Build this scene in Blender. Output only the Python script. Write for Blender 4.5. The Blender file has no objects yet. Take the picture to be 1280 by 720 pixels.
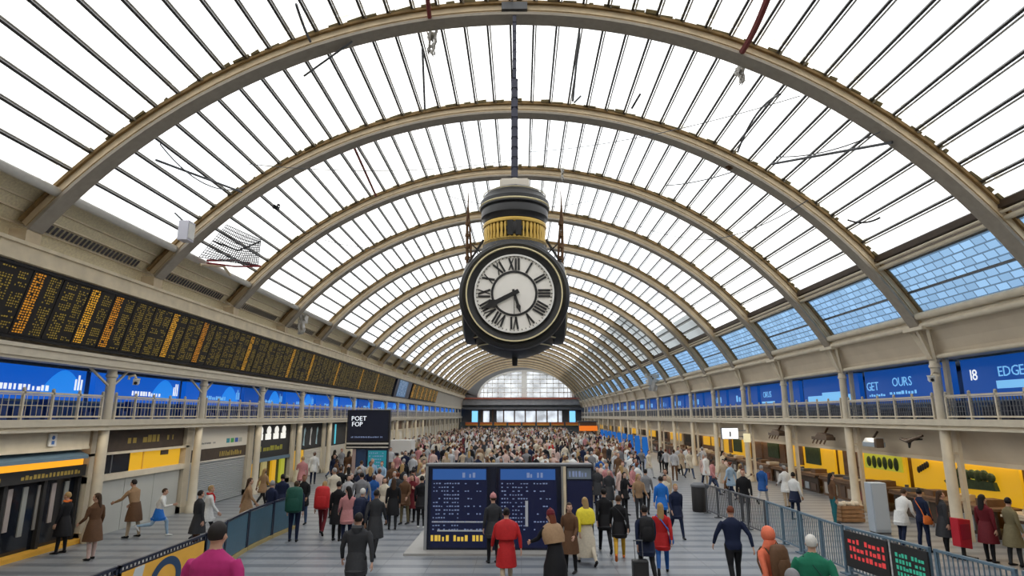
import bpy, bmesh, math, random
import numpy as np
from mathutils import Vector, Matrix, Euler, Quaternion
SC = bpy.context.scene
COL = SC.collection
PI = math.pi
rnd = random.Random(11)

# ------------------------------------------------------------------ materials
def _nt(name):
    m = bpy.data.materials.new(name); m.use_nodes = True
    nt = m.node_tree
    return m, nt, nt.nodes['Principled BSDF']

def mat(name, col, rough=.55, metal=0., var=0., scale=6., bump=0., emit=None, es=0., stretch=None, spec=.5):
    m, nt, b = _nt(name)
    b.inputs['Base Color'].default_value = (*col, 1)
    b.inputs['Roughness'].default_value = rough
    b.inputs['Metallic'].default_value = metal
    b.inputs['Specular IOR Level'].default_value = spec
    if var or bump:
        tc = nt.nodes.new('ShaderNodeTexCoord'); mp = nt.nodes.new('ShaderNodeMapping')
        nz = nt.nodes.new('ShaderNodeTexNoise'); nz.inputs['Scale'].default_value = scale
        nz.inputs['Detail'].default_value = 5
        if stretch: mp.inputs['Scale'].default_value = stretch
        nt.links.new(tc.outputs['Object'], mp.inputs[0]); nt.links.new(mp.outputs[0], nz.inputs['Vector'])
        if var:
            mx = nt.nodes.new('ShaderNodeMix'); mx.data_type = 'RGBA'
            mx.inputs[6].default_value = (*[max(0, c*(1-var)) for c in col], 1)
            mx.inputs[7].default_value = (*[min(1, c*(1+var)) for c in col], 1)
            nt.links.new(nz.outputs['Fac'], mx.inputs[0]); nt.links.new(mx.outputs[2], b.inputs['Base Color'])
        if bump:
            bp = nt.nodes.new('ShaderNodeBump'); bp.inputs['Strength'].default_value = bump
            nt.links.new(nz.outputs['Fac'], bp.inputs['Height']); nt.links.new(bp.outputs[0], b.inputs['Normal'])
    if emit:
        b.inputs['Emission Color'].default_value = (*emit, 1); b.inputs['Emission Strength'].default_value = es
    return m

def attr_mat(name, prop, rough=.75, var=.15, scale=14.):
    """colour read from the object's own custom property, so that copies share one mesh"""
    m, nt, b = _nt(name)
    a = nt.nodes.new('ShaderNodeAttribute'); a.attribute_type = 'OBJECT'; a.attribute_name = prop
    b.inputs['Roughness'].default_value = rough
    b.inputs['Specular IOR Level'].default_value = .25
    tc = nt.nodes.new('ShaderNodeTexCoord'); nz = nt.nodes.new('ShaderNodeTexNoise'); nz.inputs['Scale'].default_value = scale
    nt.links.new(tc.outputs['Object'], nz.inputs['Vector'])
    mr = nt.nodes.new('ShaderNodeMapRange'); mr.inputs['To Min'].default_value = 1-var; mr.inputs['To Max'].default_value = 1+var
    nt.links.new(nz.outputs['Fac'], mr.inputs['Value'])
    mx = nt.nodes.new('ShaderNodeVectorMath'); mx.operation = 'SCALE'
    nt.links.new(a.outputs['Color'], mx.inputs[0]); nt.links.new(mr.outputs[0], mx.inputs['Scale'])
    nt.links.new(mx.outputs[0], b.inputs['Base Color'])
    return m

def glass_mat(name, tint, haze, hazecol, stain=0., wired=False, grime=False):
    """thin pane: mostly see-through, part milky"""
    m = bpy.data.materials.new(name); m.use_nodes = True
    nt = m.node_tree; nt.nodes.clear()
    out = nt.nodes.new('ShaderNodeOutputMaterial')
    tr = nt.nodes.new('ShaderNodeBsdfTransparent'); tr.inputs[0].default_value = (*tint, 1)
    tl = nt.nodes.new('ShaderNodeBsdfTranslucent'); tl.inputs[0].default_value = (*hazecol, 1)
    mx = nt.nodes.new('ShaderNodeMixShader'); mx.inputs[0].default_value = haze
    nt.links.new(tr.outputs[0], mx.inputs[1]); nt.links.new(tl.outputs[0], mx.inputs[2])
    tc = nt.nodes.new('ShaderNodeTexCoord')
    if stain:
        nz = nt.nodes.new('ShaderNodeTexNoise'); nz.inputs['Scale'].default_value = .45; nz.inputs['Detail'].default_value = 6
        nt.links.new(tc.outputs['Object'], nz.inputs['Vector'])
        rp = nt.nodes.new('ShaderNodeValToRGB')
        rp.color_ramp.elements[0].position = .38; rp.color_ramp.elements[0].color = (*[c*(1-stain) for c in tint], 1)
        rp.color_ramp.elements[1].position = .62; rp.color_ramp.elements[1].color = (*tint, 1)
        nt.links.new(nz.outputs['Fac'], rp.inputs[0]); nt.links.new(rp.outputs[0], tr.inputs[0])
    if grime:                        # yellow grime along the ends of the panes, where they meet the ribs
        sp = nt.nodes.new('ShaderNodeSeparateXYZ'); nt.links.new(tc.outputs['Object'], sp.inputs[0])
        a = nt.nodes.new('ShaderNodeMath'); a.operation = 'SUBTRACT'; a.inputs[1].default_value = 2.9; nt.links.new(sp.outputs['Y'], a.inputs[0])
        b = nt.nodes.new('ShaderNodeMath'); b.operation = 'ABSOLUTE'; nt.links.new(a.outputs[0], b.inputs[0])
        n2 = nt.nodes.new('ShaderNodeTexNoise'); n2.inputs['Scale'].default_value = 1.6; nt.links.new(tc.outputs['Object'], n2.inputs['Vector'])
        c = nt.nodes.new('ShaderNodeMath'); c.operation = 'MULTIPLY_ADD'; c.inputs[1].default_value = .9; nt.links.new(n2.outputs['Fac'], c.inputs[0]); nt.links.new(b.outputs[0], c.inputs[2])
        d = nt.nodes.new('ShaderNodeMapRange'); d.inputs['From Min'].default_value = 2.85; d.inputs['From Max'].default_value = 3.45; nt.links.new(c.outputs[0], d.inputs['Value'])
        m3 = nt.nodes.new('ShaderNodeMix'); m3.data_type = 'RGBA'; m3.inputs[7].default_value = (.37,.325,.22,1)
        nt.links.new(d.outputs[0], m3.inputs[0]); nt.links.new(rp.outputs[0], m3.inputs[6]); nt.links.new(m3.outputs[2], tr.inputs[0])
    if wired:
        br = nt.nodes.new('ShaderNodeTexBrick'); br.inputs['Scale'].default_value = 1.
        br.inputs['Brick Width'].default_value = .42; br.inputs['Row Height'].default_value = .2
        br.inputs['Mortar Size'].default_value = .02; br.offset = .3
        br.inputs['Color1'].default_value = (*tint, 1); br.inputs['Color2'].default_value = (*[min(1, c*1.5) for c in tint], 1)
        br.inputs['Mortar'].default_value = (*[c*.35 for c in tint], 1)
        mp = nt.nodes.new('ShaderNodeMapping'); mp.inputs['Rotation'].default_value = (0, math.radians(90), 0)
        sx = nt.nodes.new('ShaderNodeSeparateXYZ'); cx = nt.nodes.new('ShaderNodeCombineXYZ')
        nt.links.new(tc.outputs['Object'], sx.inputs[0])
        nt.links.new(sx.outputs['Y'], cx.inputs['X']); nt.links.new(sx.outputs['Z'], cx.inputs['Y'])
        nt.links.new(cx.outputs[0], br.inputs['Vector']); nt.links.new(br.outputs['Color'], tr.inputs[0])
    nt.links.new(mx.outputs[0], out.inputs[0])
    return m

# ------------------------------------------------------------------ mesh builder
class MB:
    def __init__(s): s.v = []; s.f = []; s.m = []
    def add(s, vs, fs, mi=0):
        o = len(s.v); s.v.extend([tuple(p) for p in vs])
        for f in fs: s.f.append([i+o for i in f]); s.m.append(mi)
    def box(s, x0, x1, y0, y1, z0, z1, mi=0):
        s.add([(x0,y0,z0),(x1,y0,z0),(x1,y1,z0),(x0,y1,z0),(x0,y0,z1),(x1,y0,z1),(x1,y1,z1),(x0,y1,z1)],
              [(3,2,1,0),(4,5,6,7),(0,1,5,4),(1,2,6,5),(2,3,7,6),(3,0,4,7)], mi)
    def obox(s, c, ax, ay, az, mi=0):
        """box with half-axis vectors"""
        c, ax, ay, az = Vector(c), Vector(ax), Vector(ay), Vector(az)
        P = [c-ax-ay-az, c+ax-ay-az, c+ax+ay-az, c-ax+ay-az, c-ax-ay+az, c+ax-ay+az, c+ax+ay+az, c-ax+ay+az]
        s.add(P, [(3,2,1,0),(4,5,6,7),(0,1,5,4),(1,2,6,5),(2,3,7,6),(3,0,4,7)], mi)
    def bar(s, p0, p1, w, h=None, mi=0, up=(0,0,1)):
        p0, p1 = Vector(p0), Vector(p1); h = h or w
        d = p1-p0; L = d.length
        if L < 1e-6: return
        d /= L; u = Vector(up)
        if abs(d.dot(u)) > .98: u = Vector((0,1,0))
        sx = d.cross(u).normalized(); uz = sx.cross(d)
        s.obox((p0+p1)/2, sx*w/2, d*L/2, uz*h/2, mi)
    def tube(s, pts, r, n=8, mi=0, cap=True):
        pts = [Vector(p) for p in pts]; k = len(pts)
        rs = r if isinstance(r, (list, tuple)) else [r]*k
        o = len(s.v); prev = None
        for i, p in enumerate(pts):
            d = (pts[min(i+1,k-1)]-pts[max(i-1,0)]).normalized()
            if prev is None:
                a = Vector((0,0,1)) if abs(d.z) < .9 else Vector((1,0,0))
                sx = d.cross(a).normalized()
            else:
                sx = (prev - d*prev.dot(d)).normalized()
            prev = sx; sy = d.cross(sx)
            for j in range(n):
                t = 2*PI*j/n
                s.v.append(tuple(p + (sx*math.cos(t)+sy*math.sin(t))*rs[i]))
        for i in range(k-1):
            for j in range(n):
                s.f.append([o+i*n+j, o+i*n+(j+1)%n, o+(i+1)*n+(j+1)%n, o+(i+1)*n+j]); s.m.append(mi)
        if cap:
            s.f.append([o+j for j in range(n)][::-1]); s.m.append(mi)
            s.f.append([o+(k-1)*n+j for j in range(n)]); s.m.append(mi)
    def lathe(s, prof, n=32, axis='Z', c=(0,0,0), mi=0, mis=None, half=None):
        """prof: list of (radius, height) revolved about an axis"""
        o = len(s.v); k = len(prof); c = Vector(c)
        for r, h in prof:
            for j in range(n):
                t = 2*PI*j/n; a, b = r*math.cos(t), r*math.sin(t)
                p = {'Z': (a,b,h), 'Y': (a,h,b), 'X': (h,a,b)}[axis]
                s.v.append(tuple(c+Vector(p)))
        for i in range(k-1):
            for j in range(n):
                s.f.append([o+i*n+j, o+i*n+(j+1)%n, o+(i+1)*n+(j+1)%n, o+(i+1)*n+j]); s.m.append(mis[i] if mis else mi)
    def ell(s, c, rx, ry, rz, nu=14, nv=9, mi=0, rot=None):
        o = len(s.v); c = Vector(c)
        R = rot or Matrix.Identity(3)
        for i in range(nv+1):
            ph = PI*i/nv
            for j in range(nu):
                t = 2*PI*j/nu
                s.v.append(tuple(c + R @ Vector((rx*math.sin(ph)*math.cos(t), ry*math.sin(ph)*math.sin(t), rz*math.cos(ph)))))
        for i in range(nv):
            for j in range(nu):
                s.f.append([o+i*nu+j, o+(i+1)*nu+j, o+(i+1)*nu+(j+1)%nu, o+i*nu+(j+1)%nu]); s.m.append(mi)
    def quad(s, a, b, c, d, mi=0): s.add([a,b,c,d], [(0,1,2,3)], mi)
    def prism(s, poly, ax, d0, d1, mi=0):
        """polygon in the plane normal to ax extruded from d0 to d1 (poly points are the other two coords in xyz order)"""
        def P(q, d): return {'X': (d,q[0],q[1]), 'Y': (q[0],d,q[1]), 'Z': (q[0],q[1],d)}[ax]
        n = len(poly)
        s.add([P(q,d0) for q in poly]+[P(q,d1) for q in poly],
              [list(range(n))[::-1], list(range(n,2*n))]+[[i,(i+1)%n,n+(i+1)%n,n+i] for i in range(n)], mi)
    def mesh(s, name, mats, smooth=False):
        me = bpy.data.meshes.new(name); me.from_pydata(s.v, [], s.f)
        for m in mats: me.materials.append(m)
        if len(mats) > 1: me.polygons.foreach_set('material_index', s.m)
        bm = bmesh.new(); bm.from_mesh(me)
        bmesh.ops.remove_doubles(bm, verts=bm.verts, dist=1e-5)
        bmesh.ops.recalc_face_normals(bm, faces=bm.faces); bm.to_mesh(me); bm.free()
        if smooth:
            me.polygons.foreach_set('use_smooth', [True]*len(me.polygons))
            try: me.set_sharp_from_angle(angle=math.radians(40))
            except Exception: pass
        me.update(); return me
    def build(s, name, mats, parent=None, loc=(0,0,0), rz=0, smooth=False, bev=0.):
        if not isinstance(mats, (list, tuple)): mats = [mats]
        o = bpy.data.objects.new(name, s.mesh(name, mats, smooth)); COL.objects.link(o)
        o.location = loc; o.rotation_euler = (0,0,rz)
        if parent: o.parent = parent
        if bev:
            b = o.modifiers.new('bevel', 'BEVEL'); b.width = bev; b.segments = 2; b.limit_method = 'ANGLE'
        return o

def tag(o, label=None, cat=None, group=None, kind=None):
    if label: o['label'] = label
    if cat: o['category'] = cat
    if group: o['group'] = group
    if kind: o['kind'] = kind
    return o
def empty(name, loc, label, cat, group=None, rz=0):
    o = bpy.data.objects.new(name, None); COL.objects.link(o)
    o.empty_display_size = .2
    o.location = loc; o.rotation_euler = (0,0,rz)
    return tag(o, label, cat, group)
def struct(mb, name, mats, smooth=False, parent=None):
    o = mb.build(name, mats, parent, smooth=smooth)
    if parent is None: o['kind'] = 'structure'
    return o
def copy_tree(o, parent=None):
    c = o.copy(); COL.objects.link(c)
    if parent: c.parent = parent
    for ch in list(o.children): copy_tree(ch, c)
    return c
def place(o, loc, rz=None, label=None, group=None):
    o.location = loc
    if rz is not None: o.rotation_euler = (0,0,rz)
    if label: o['label'] = label
    if group: o['group'] = group
    return o
_txt = {}
def text_mesh(body, size, extrude=.004, align='CENTER'):
    """letters as a mesh in the XY plane, centred"""
    key = (body, size, extrude, align)
    if key in _txt: return _txt[key]
    cu = bpy.data.curves.new('lettering', 'FONT'); cu.body = body; cu.size = size; cu.extrude = extrude
    cu.align_x = align; cu.align_y = 'CENTER'; cu.resolution_u = 2
    o = bpy.data.objects.new('lettering', cu); COL.objects.link(o)
    dg = bpy.context.evaluated_depsgraph_get(); dg.update()
    me = bpy.data.meshes.new_from_object(o.evaluated_get(dg))
    bpy.data.objects.remove(o); bpy.data.curves.remove(cu)
    me.name = 'lettering'; _txt[key] = me
    return me
def text(body, size, m, parent, loc, rot, extrude=.004):
    """a word, each letter a mesh of its own"""
    R = Euler(rot).to_matrix(); items = []; x = 0
    for ch in body:
        if ch == ' ': x += size*.35; continue
        me = text_mesh(ch, size, extrude).copy(); me.materials.clear(); me.materials.append(m)
        xs = [v.co.x for v in me.vertices]; w = max(xs)-min(xs); items.append((me, x-min(xs))); x += w+size*.07
    for me, dx in items:
        o = bpy.data.objects.new('letter', me); COL.objects.link(o); o.parent = parent
        o.location = Vector(loc)+R @ Vector((dx-x/2, 0, 0)); o.rotation_euler = rot
FACE_W = (PI/2, 0, PI/2)     # lettering facing +X (on the left side of the hall)
FACE_E = (PI/2, 0, -PI/2)    # lettering facing -X (on the right side)
FACE_S = (PI/2, 0, 0)        # facing -Y (towards the camera)

# ------------------------------------------------------------------ palette
cream   = mat('cream_paint', (.66,.585,.45), .5, var=.16, scale=3)
creamd  = mat('weathered_cream_paint', (.70,.595,.42), .55, var=.30, scale=2.2)
ribface = mat('rib_paint', (.60,.48,.31), .55, var=.34, scale=2.5)
moss    = mat('moss_and_grime', (.10,.075,.03), .95, var=.6, scale=9, bump=.5)
rust    = mat('rusty_flange', (.22,.14,.055), .85, var=.55, scale=4)
bargrey = mat('dark_glazing_bar', (.045,.043,.04), .5)
barrefl = mat('glazing_bar_reflection', (.42,.40,.35), .5)
stucco  = mat('boarded_stucco', (.80,.67,.46), .9, var=.35, scale=16, bump=.6)
grille  = mat('dark_grille', (.07,.065,.075), .6)
white   = mat('white_paint', (.78,.77,.73), .4)
offw    = mat('off_white', (.68,.63,.54), .45)
black   = mat('black_paint', (.012,.012,.013), .38)
blackm  = mat('matt_black', (.018,.017,.017), .7)
darkbrn = mat('dark_brown', (.055,.035,.022), .6, var=.4, scale=4)
gold    = mat('gold_leaf', (.50,.33,.075), .35, metal=.6)
goldpale= mat('pale_gilt', (.75,.66,.40), .4, metal=.3)
ivory   = mat('ivory_dial', (.86,.83,.77), .45)
steel   = mat('brushed_steel', (.45,.46,.47), .35, metal=.8)
dgrey   = mat('dark_grey_metal', (.10,.105,.115), .5)
blgrey  = mat('blue_grey_metal', (.12,.19,.25), .45)
navy    = mat('navy_panel', (.007,.012,.034), .3)
concrete= mat('plain_plaster', (.40,.37,.32), .8, var=.12, scale=2)
tanw    = mat('tan_bulkhead', (.62,.53,.40), .75, var=.15, scale=1.2)
shutter = mat('grey_shutter', (.48,.49,.49), .4, metal=.15)
orangep = mat('orange_panel', (.80,.42,.05), .55, var=.12, scale=3)
# ================================================================== the setting
S = 5.8
COLY = [20.0 + S*k for k in range(-3, 21)]          # column and rib planes down the hall
YN, YF = -6.0, 137.0
XL, XR = -13.3, 13.6
AC = (-.25, -.9)                                      # centre of the roof's arc
def arc(th, R): return (AC[0]+R*math.sin(th), AC[1]+R*math.cos(th))
TL, TR = math.radians(-52.6), math.radians(60.6)

def floor_mat():
    m, nt, b = _nt('striped_terrazzo')
    tc = nt.nodes.new('ShaderNodeTexCoord'); sp = nt.nodes.new('ShaderNodeSeparateXYZ')
    nt.links.new(tc.outputs['Object'], sp.inputs[0])
    def math_(op, a, bb):
        n = nt.nodes.new('ShaderNodeMath'); n.operation = op
        for i, q in enumerate((a, bb)):
            if q is None: continue
            if isinstance(q, (int, float)): n.inputs[i].default_value = q
            else: nt.links.new(q, n.inputs[i])
        return n.outputs[0]
    fr = math_('FRACT', math_('DIVIDE', sp.outputs['Y'], .84), None)
    st = math_('GREATER_THAN', fr, .62)
    fx = math_('FRACT', math_('DIVIDE', sp.outputs['X'], 1.2), None)
    jt = math_('LESS_THAN', fx, .012)
    mx = nt.nodes.new('ShaderNodeMix'); mx.data_type = 'RGBA'
    mx.inputs[6].default_value = (.26,.275,.295,1); mx.inputs[7].default_value = (.155,.172,.195,1)
    nt.links.new(st, mx.inputs[0])
    m2 = nt.nodes.new('ShaderNodeMix'); m2.data_type = 'RGBA'; m2.inputs[7].default_value = (.13,.14,.15,1)
    nt.links.new(mx.outputs[2], m2.inputs[6]); nt.links.new(jt, m2.inputs[0])
    nz = nt.nodes.new('ShaderNodeTexNoise'); nz.inputs['Scale'].default_value = 1.3; nz.inputs['Detail'].default_value = 8
    nt.links.new(tc.outputs['Object'], nz.inputs['Vector'])
    mr = nt.nodes.new('ShaderNodeMapRange'); mr.inputs['To Min'].default_value = .86; mr.inputs['To Max'].default_value = 1.12
    nt.links.new(nz.outputs['Fac'], mr.inputs['Value'])
    vm = nt.nodes.new('ShaderNodeVectorMath'); vm.operation = 'SCALE'
    nt.links.new(m2.outputs[2], vm.inputs[0]); nt.links.new(mr.outputs[0], vm.inputs['Scale'])
    nt.links.new(vm.outputs[0], b.inputs['Base Color'])
    b.inputs['Roughness'].default_value = .34
    return m
FLOORM = floor_mat()
f = MB(); f.box(-19, 19.5, YN, YF+3, -.3, 0); struct(f, 'floor', FLOORM)

# stair and landing the photographer stands on (below the frame)
st = MB(); st.box(-6.2, 6.2, YN, 4.4, 0, 2.1)
for i in range(12): st.box(-6.2, 6.2, 4.4+.3*i, 4.7+.3*i, 0, 2.1-.175*(i+1)+1e-3)
struct(st, 'stair', concrete)

# outer walls, from the ground to the eaves
w = MB(); w.box(-18.3, -18.0, YN, YF, 0, 8.3); struct(w, 'wall_left', concrete)
w = MB(); w.box(18.3, 18.6, YN, YF, 0, 7.6); struct(w, 'wall_right', concrete)
w = MB()
pts = [arc(TL+(TR-TL)*i/40, 16.2) for i in range(41)]
w.prism([(-19,0),(18.6,0),(18.6,6.5)]+pts[::-1]+[(-19,8)], 'Y', YN-.4, YN); struct(w, 'wall_back', concrete)

# ------------------------------------------------------------------ roof: ribs
def rib_mesh():
    m = MB(); N = 56
    def seg(R0, R1, hw, mi, t0=TL, t1=TR, n=N):
        o = len(m.v)
        for i in range(n+1):
            th = t0+(t1-t0)*i/n
            for R in (R0, R1):
                x, z = arc(th, R)
                m.v.append((x, -hw, z)); m.v.append((x, hw, z))
        for i in range(n):
            a = o+4*i; b = a+4
            for q in ((a,b,b+1,a+1), (a+2,a+3,b+3,b+2), (a,a+2,b+2,b), (a+1,b+1,b+3,a+3)):
                m.f.append(list(q)); m.m.append(mi)
        for a in (o, o+4*n): m.f.append([a,a+1,a+3,a+2]); m.m.append(mi)
    seg(15.36, 15.44, .235, 2)                 # lower flange, greyer
    seg(15.44, 15.74, .13, 0)                 # web
    seg(15.55, 15.60, .16, 0)                # moulding on the web
    seg(15.73, 15.80, .21, 1)                 # upper flange, rusty
    seg(15.80, 15.90, .11, 1)
    # clumps of dirt where the panes meet the rib
    r = random.Random(5); th = math.radians(-46)
    while th < math.radians(51):
        d = r.uniform(.006, .03); h = r.uniform(.02, .09); sd = r.choice((-1, -1, 1))
        x0, z0 = arc(th, 15.80); x1, z1 = arc(th+d, 15.80); x2, z2 = arc(th+d, 15.84+h); x3, z3 = arc(th, 15.83+h*r.uniform(.4, 1))
        y0, y1 = sd*.1, sd*(.16+r.uniform(0, .1))
        m.add([(x0,y0,z0),(x1,y0,z1),(x2,y0,z2),(x3,y0,z3),(x0,y1,z0),(x1,y1,z1),(x2,y1,z2),(x3,y1,z3)],
              [(0,1,2,3),(7,6,5,4),(0,4,5,1),(1,5,6,2),(2,6,7,3),(3,7,4,0)], 3)
        th += d*r.uniform(.7, 1.9)
    # feet: a plated shoe at each end
    xl, zl = arc(TL, 15.6); m.box(xl-.30, xl+.16, -.24, .24, 8.02, zl-.12, 0)
    xr, zr = arc(TR, 15.6); m.box(xr-.2, xr+.36, -.26, .26, 6.85, zr+.02, 0)
    return m.mesh('roof_rib', [ribface, rust, mat('grey_flange', (.33,.29,.235), .6, var=.2), moss])
RIBM = rib_mesh()
for y in [COLY[0]-S] + COLY:
    o = bpy.data.objects.new('roof_rib', RIBM); COL.objects.link(o); o.location = (0, y+(.4 if abs(y-14.2) < .1 else 0), 0); o['kind'] = 'structure'

# ------------------------------------------------------------------ roof: glazing, one window per bay
pane_w = glass_mat('milky_roof_glass', (.93,.935,.93), .22, (.95,.95,.93), stain=.10, grime=True)
pane_g = glass_mat('sooty_roof_glass', (.20,.215,.21), .2, (.4,.41,.4), stain=.4)
pane_b = glass_mat('blue_wired_glass', (.105,.18,.275), .12, (.25,.38,.55), wired=True)
GL, GR = math.radians(-48.7), math.radians(51.0)
NB = 41
def pane_mesh(grey=0):
    m = MB(); n = NB*2
    a = [arc(GL+(GR-GL)*i/n, 15.93) for i in range(n+1)]
    o = len(m.v)
    for x, z in a: m.v.append((x, .05, z)); m.v.append((x, S-.05, z))
    for i in range(n): m.f.append([o+2*i, o+2*i+2, o+2*i+3, o+2*i+1]); m.m.append(1 if i >= n-grey else 0)
    return m.mesh('roof_panes', [pane_w, pane_g])
def bars_mesh(div):
    m = MB()
    for i in range(NB+1):
        th = GL+(GR-GL)*i/NB
        x, z = arc(th, 15.87); u = Vector((math.sin(th), 0, math.cos(th))); t = Vector((math.cos(th), 0, -math.sin(th)))
        c = Vector((x, S/2, z))
        m.obox(c, t*.030, Vector((0,S/2,0)), u*.065, 0)
        m.obox(c-u*.07+t*.075, t*.020, Vector((0,S/2,0)), u*.018, 1)  # the bar's reflected pale edge, put in as a coloured strip
    if div:                                          # cross bars in the far bays
        n = NB*2
        for k in (1, 2):
            for i in range(n):
                p = [arc(GL+(GR-GL)*(i+j)/n, 15.9) for j in (0, 1)]
                m.bar((p[0][0], S*k/3, p[0][1]), (p[1][0], S*k/3, p[1][1]), .05, .05, 0)
    return m.mesh('glazing_bars', [bargrey, barrefl])
PM, PG0, PG1, B0, B1 = pane_mesh(), pane_mesh(5), pane_mesh(14), bars_mesh(False), bars_mesh(True)
def bpane_mesh():
    m = MB(); t0, t1 = math.radians(52.9), math.radians(60.2)
    n = 6; a = [arc(t0+(t1-t0)*i/n, 15.86) for i in range(n+1)]
    for x, z in a: m.v.append((x, .1, z)); m.v.append((x, S-.1, z))
    for i in range(n): m.f.append([2*i, 2*i+2, 2*i+3, 2*i+1]); m.m.append(0)
    for tt, w_ in ((t0, .05), ((t0+t1)/2, .035), (t1, .09)):
        x, z = arc(tt, 15.80); m.bar((x, 0, z), (x, S, z), w_, .07, 1)
    for i in range(22):                              # row of brackets along the sill
        x, z = arc(t1, 15.74); m.box(x-.05, x+.05, .25+i*.25, .37+i*.25, z-.06, z+.10, 1)
    return m.mesh('blue_panes', [pane_b, dgrey])
BP = bpane_mesh()
for i, y in enumerate([COLY[0]-S] + COLY[:-1]):
    o = bpy.data.objects.new('window_%d' % (i+1), PM if i < 7 else (PG0 if i < 9 else PG1)); COL.objects.link(o); o.location = (0, y, 0); o['kind'] = 'structure'
    g = bpy.data.objects.new('glazing_bars', B0 if i < 9 else B1); COL.objects.link(g); g.parent = o
    b = bpy.data.objects.new('window_%d' % (i+101), BP); COL.objects.link(b); b.location = (0, y, 0); b['kind'] = 'structure'

# left boarded cove between the gutter pipe and the rib feet, with a dark ventilation grille
YA, YB = COLY[0]-S, YF
def strip(t0, t1, R, n, mi, mb, y0=YA, y1=YB):
    a = [arc(t0+(t1-t0)*i/n, R) for i in range(n+1)]
    for i in range(n):
        mb.quad((a[i][0],y0,a[i][1]), (a[i+1][0],y0,a[i+1][1]), (a[i+1][0],y1,a[i+1][1]), (a[i][0],y1,a[i][1]), mi)
m = MB(); strip(math.radians(-54.5), math.radians(-48.5), 15.95, 6, 0, m); struct(m, 'ceiling_left', stucco)
m = MB()
for tt, w_ in ((-50.6, .04), (-51.8, .05), (-53.1, .05)):
    x, z = arc(math.radians(tt), 15.92); m.bar((x, YA, z), (x, YB, z), w_, .05)
struct(m, 'trim_1', creamd)
m = MB()
for k, y in enumerate([COLY[0]-S]+COLY[:-1]):
    x0, z0 = arc(math.radians(-52.9), 15.90); x1, z1 = arc(math.radians(-52.0), 15.90)
    n = 26
    for i in range(n):
        yy = y+.55+i*(S-1.1)/n
        m.quad((x0,yy,z0), (x1,yy,z1), (x1,yy+.11,z1), (x0,yy+.11,z0))
        m.quad((x0,yy,z0-.02), (x0+.03,yy,z0-.04), (x0+.03,yy+.11,z0-.04), (x0,yy+.11,z0-.02))
struct(m, 'trim_2', grille)
# gutter pipe on the left, and the gutter beams on the right
m = MB(); gx, gz = arc(math.radians(-48.5), 15.62); m.tube([(gx, YA, gz), (gx, YB, gz)], .125, 14)
struct(m, 'trim_3', mat('pipe_paint', (.62,.60,.55), .35, var=.1), smooth=True)
m = MB(); x, z = arc(math.radians(51.3), 15.80); m.bar((x, YA, z), (x, YB, z), .20, .18, 0)
x2, z2 = arc(math.radians(52.0), 15.92); m.bar((x2, YA, z2), (x2, YB, z2), .3, .12, 0)
struct(m, 'trim_4', darkbrn)
m = MB(); x, z = arc(math.radians(52.35), 15.62); m.tube([(x, YA, z), (x, YB, z)], .07, 10); m.tube([(x-.1, YA, z+.14), (x-.1, YB, z+.14)], .045, 8)
struct(m, 'trim_5', cream, smooth=True)

# eaves beams. left: flat fascia under the rib feet; right: double pipe-like beam and coved panel
m = MB(); m.box(-12.95, -12.45, YA, YB, 7.62, 8.05); m.box(-13.0, -12.38, YA, YB, 8.0, 8.09); m.box(-12.98,-12.42,YA,YB,7.58,7.66)
struct(m, 'trim_6', creamd)
m = MB(); m.box(-13.0, -18.2, YA, YB, 8.15, 8.25); struct(m, 'ceiling_left_eaves', concrete)
m = MB(); m.tube([(13.12, YA, 7.0), (13.12, YB, 7.0)], .12, 10); m.tube([(13.2, YA, 6.70), (13.2, YB, 6.70)], .10, 10); m.box(13.2, 13.34, YA, YB, 6.68, 7.0)
struct(m, 'trim_7', cream, smooth=True)
m = MB(); pr = [(13.25,6.68),(13.42,6.5),(13.6,6.2),(13.72,5.9),(13.74,5.72)]
for a, b in zip(pr[:-1], pr[1:]): m.quad((a[0],YA,a[1]), (b[0],YA,b[1]), (b[0],YB,b[1]), (a[0],YB,a[1]))
m.box(13.75, 18.3, YA, YB, 5.72, 5.8); m.box(13.3, 18.5, YA, YB, 7.05, 7.15)
struct(m, 'ceiling_right', tanw)
m = MB(); m.tube([(13.62, YA, 5.70), (13.62, YB, 5.70)], .075, 10); struct(m, 'trim_8', cream, smooth=True)
m = MB(); m.box(-13.5, -12.98, YA, YB, 5.34, 5.58); m.box(-13.5,-12.92,YA,YB,5.56,5.66); m.box(-13.5, -13.04, YA, YB, 5.26, 5.36); struct(m, 'trim_9', cream)
m = MB(); m.box(-18.0, -13.4, YA, YB, 5.5, 5.58); struct(m, 'ceiling_left_gallery', blackm)
# plain boarding behind and beyond the departure board
m = MB(); m.quad((-12.75,93,7.6), (-13.2,93,5.6), (-13.2,YB,5.6), (-12.75,YB,7.6)); m.quad((-13.1,YA,7.6), (-13.4,YA,5.6), (-13.4,93,5.6), (-13.1,93,7.6))
struct(m, 'wall_left_upper', mat('cream_boarding', (.55,.50,.41), .6, var=.1, scale=.6))

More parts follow.
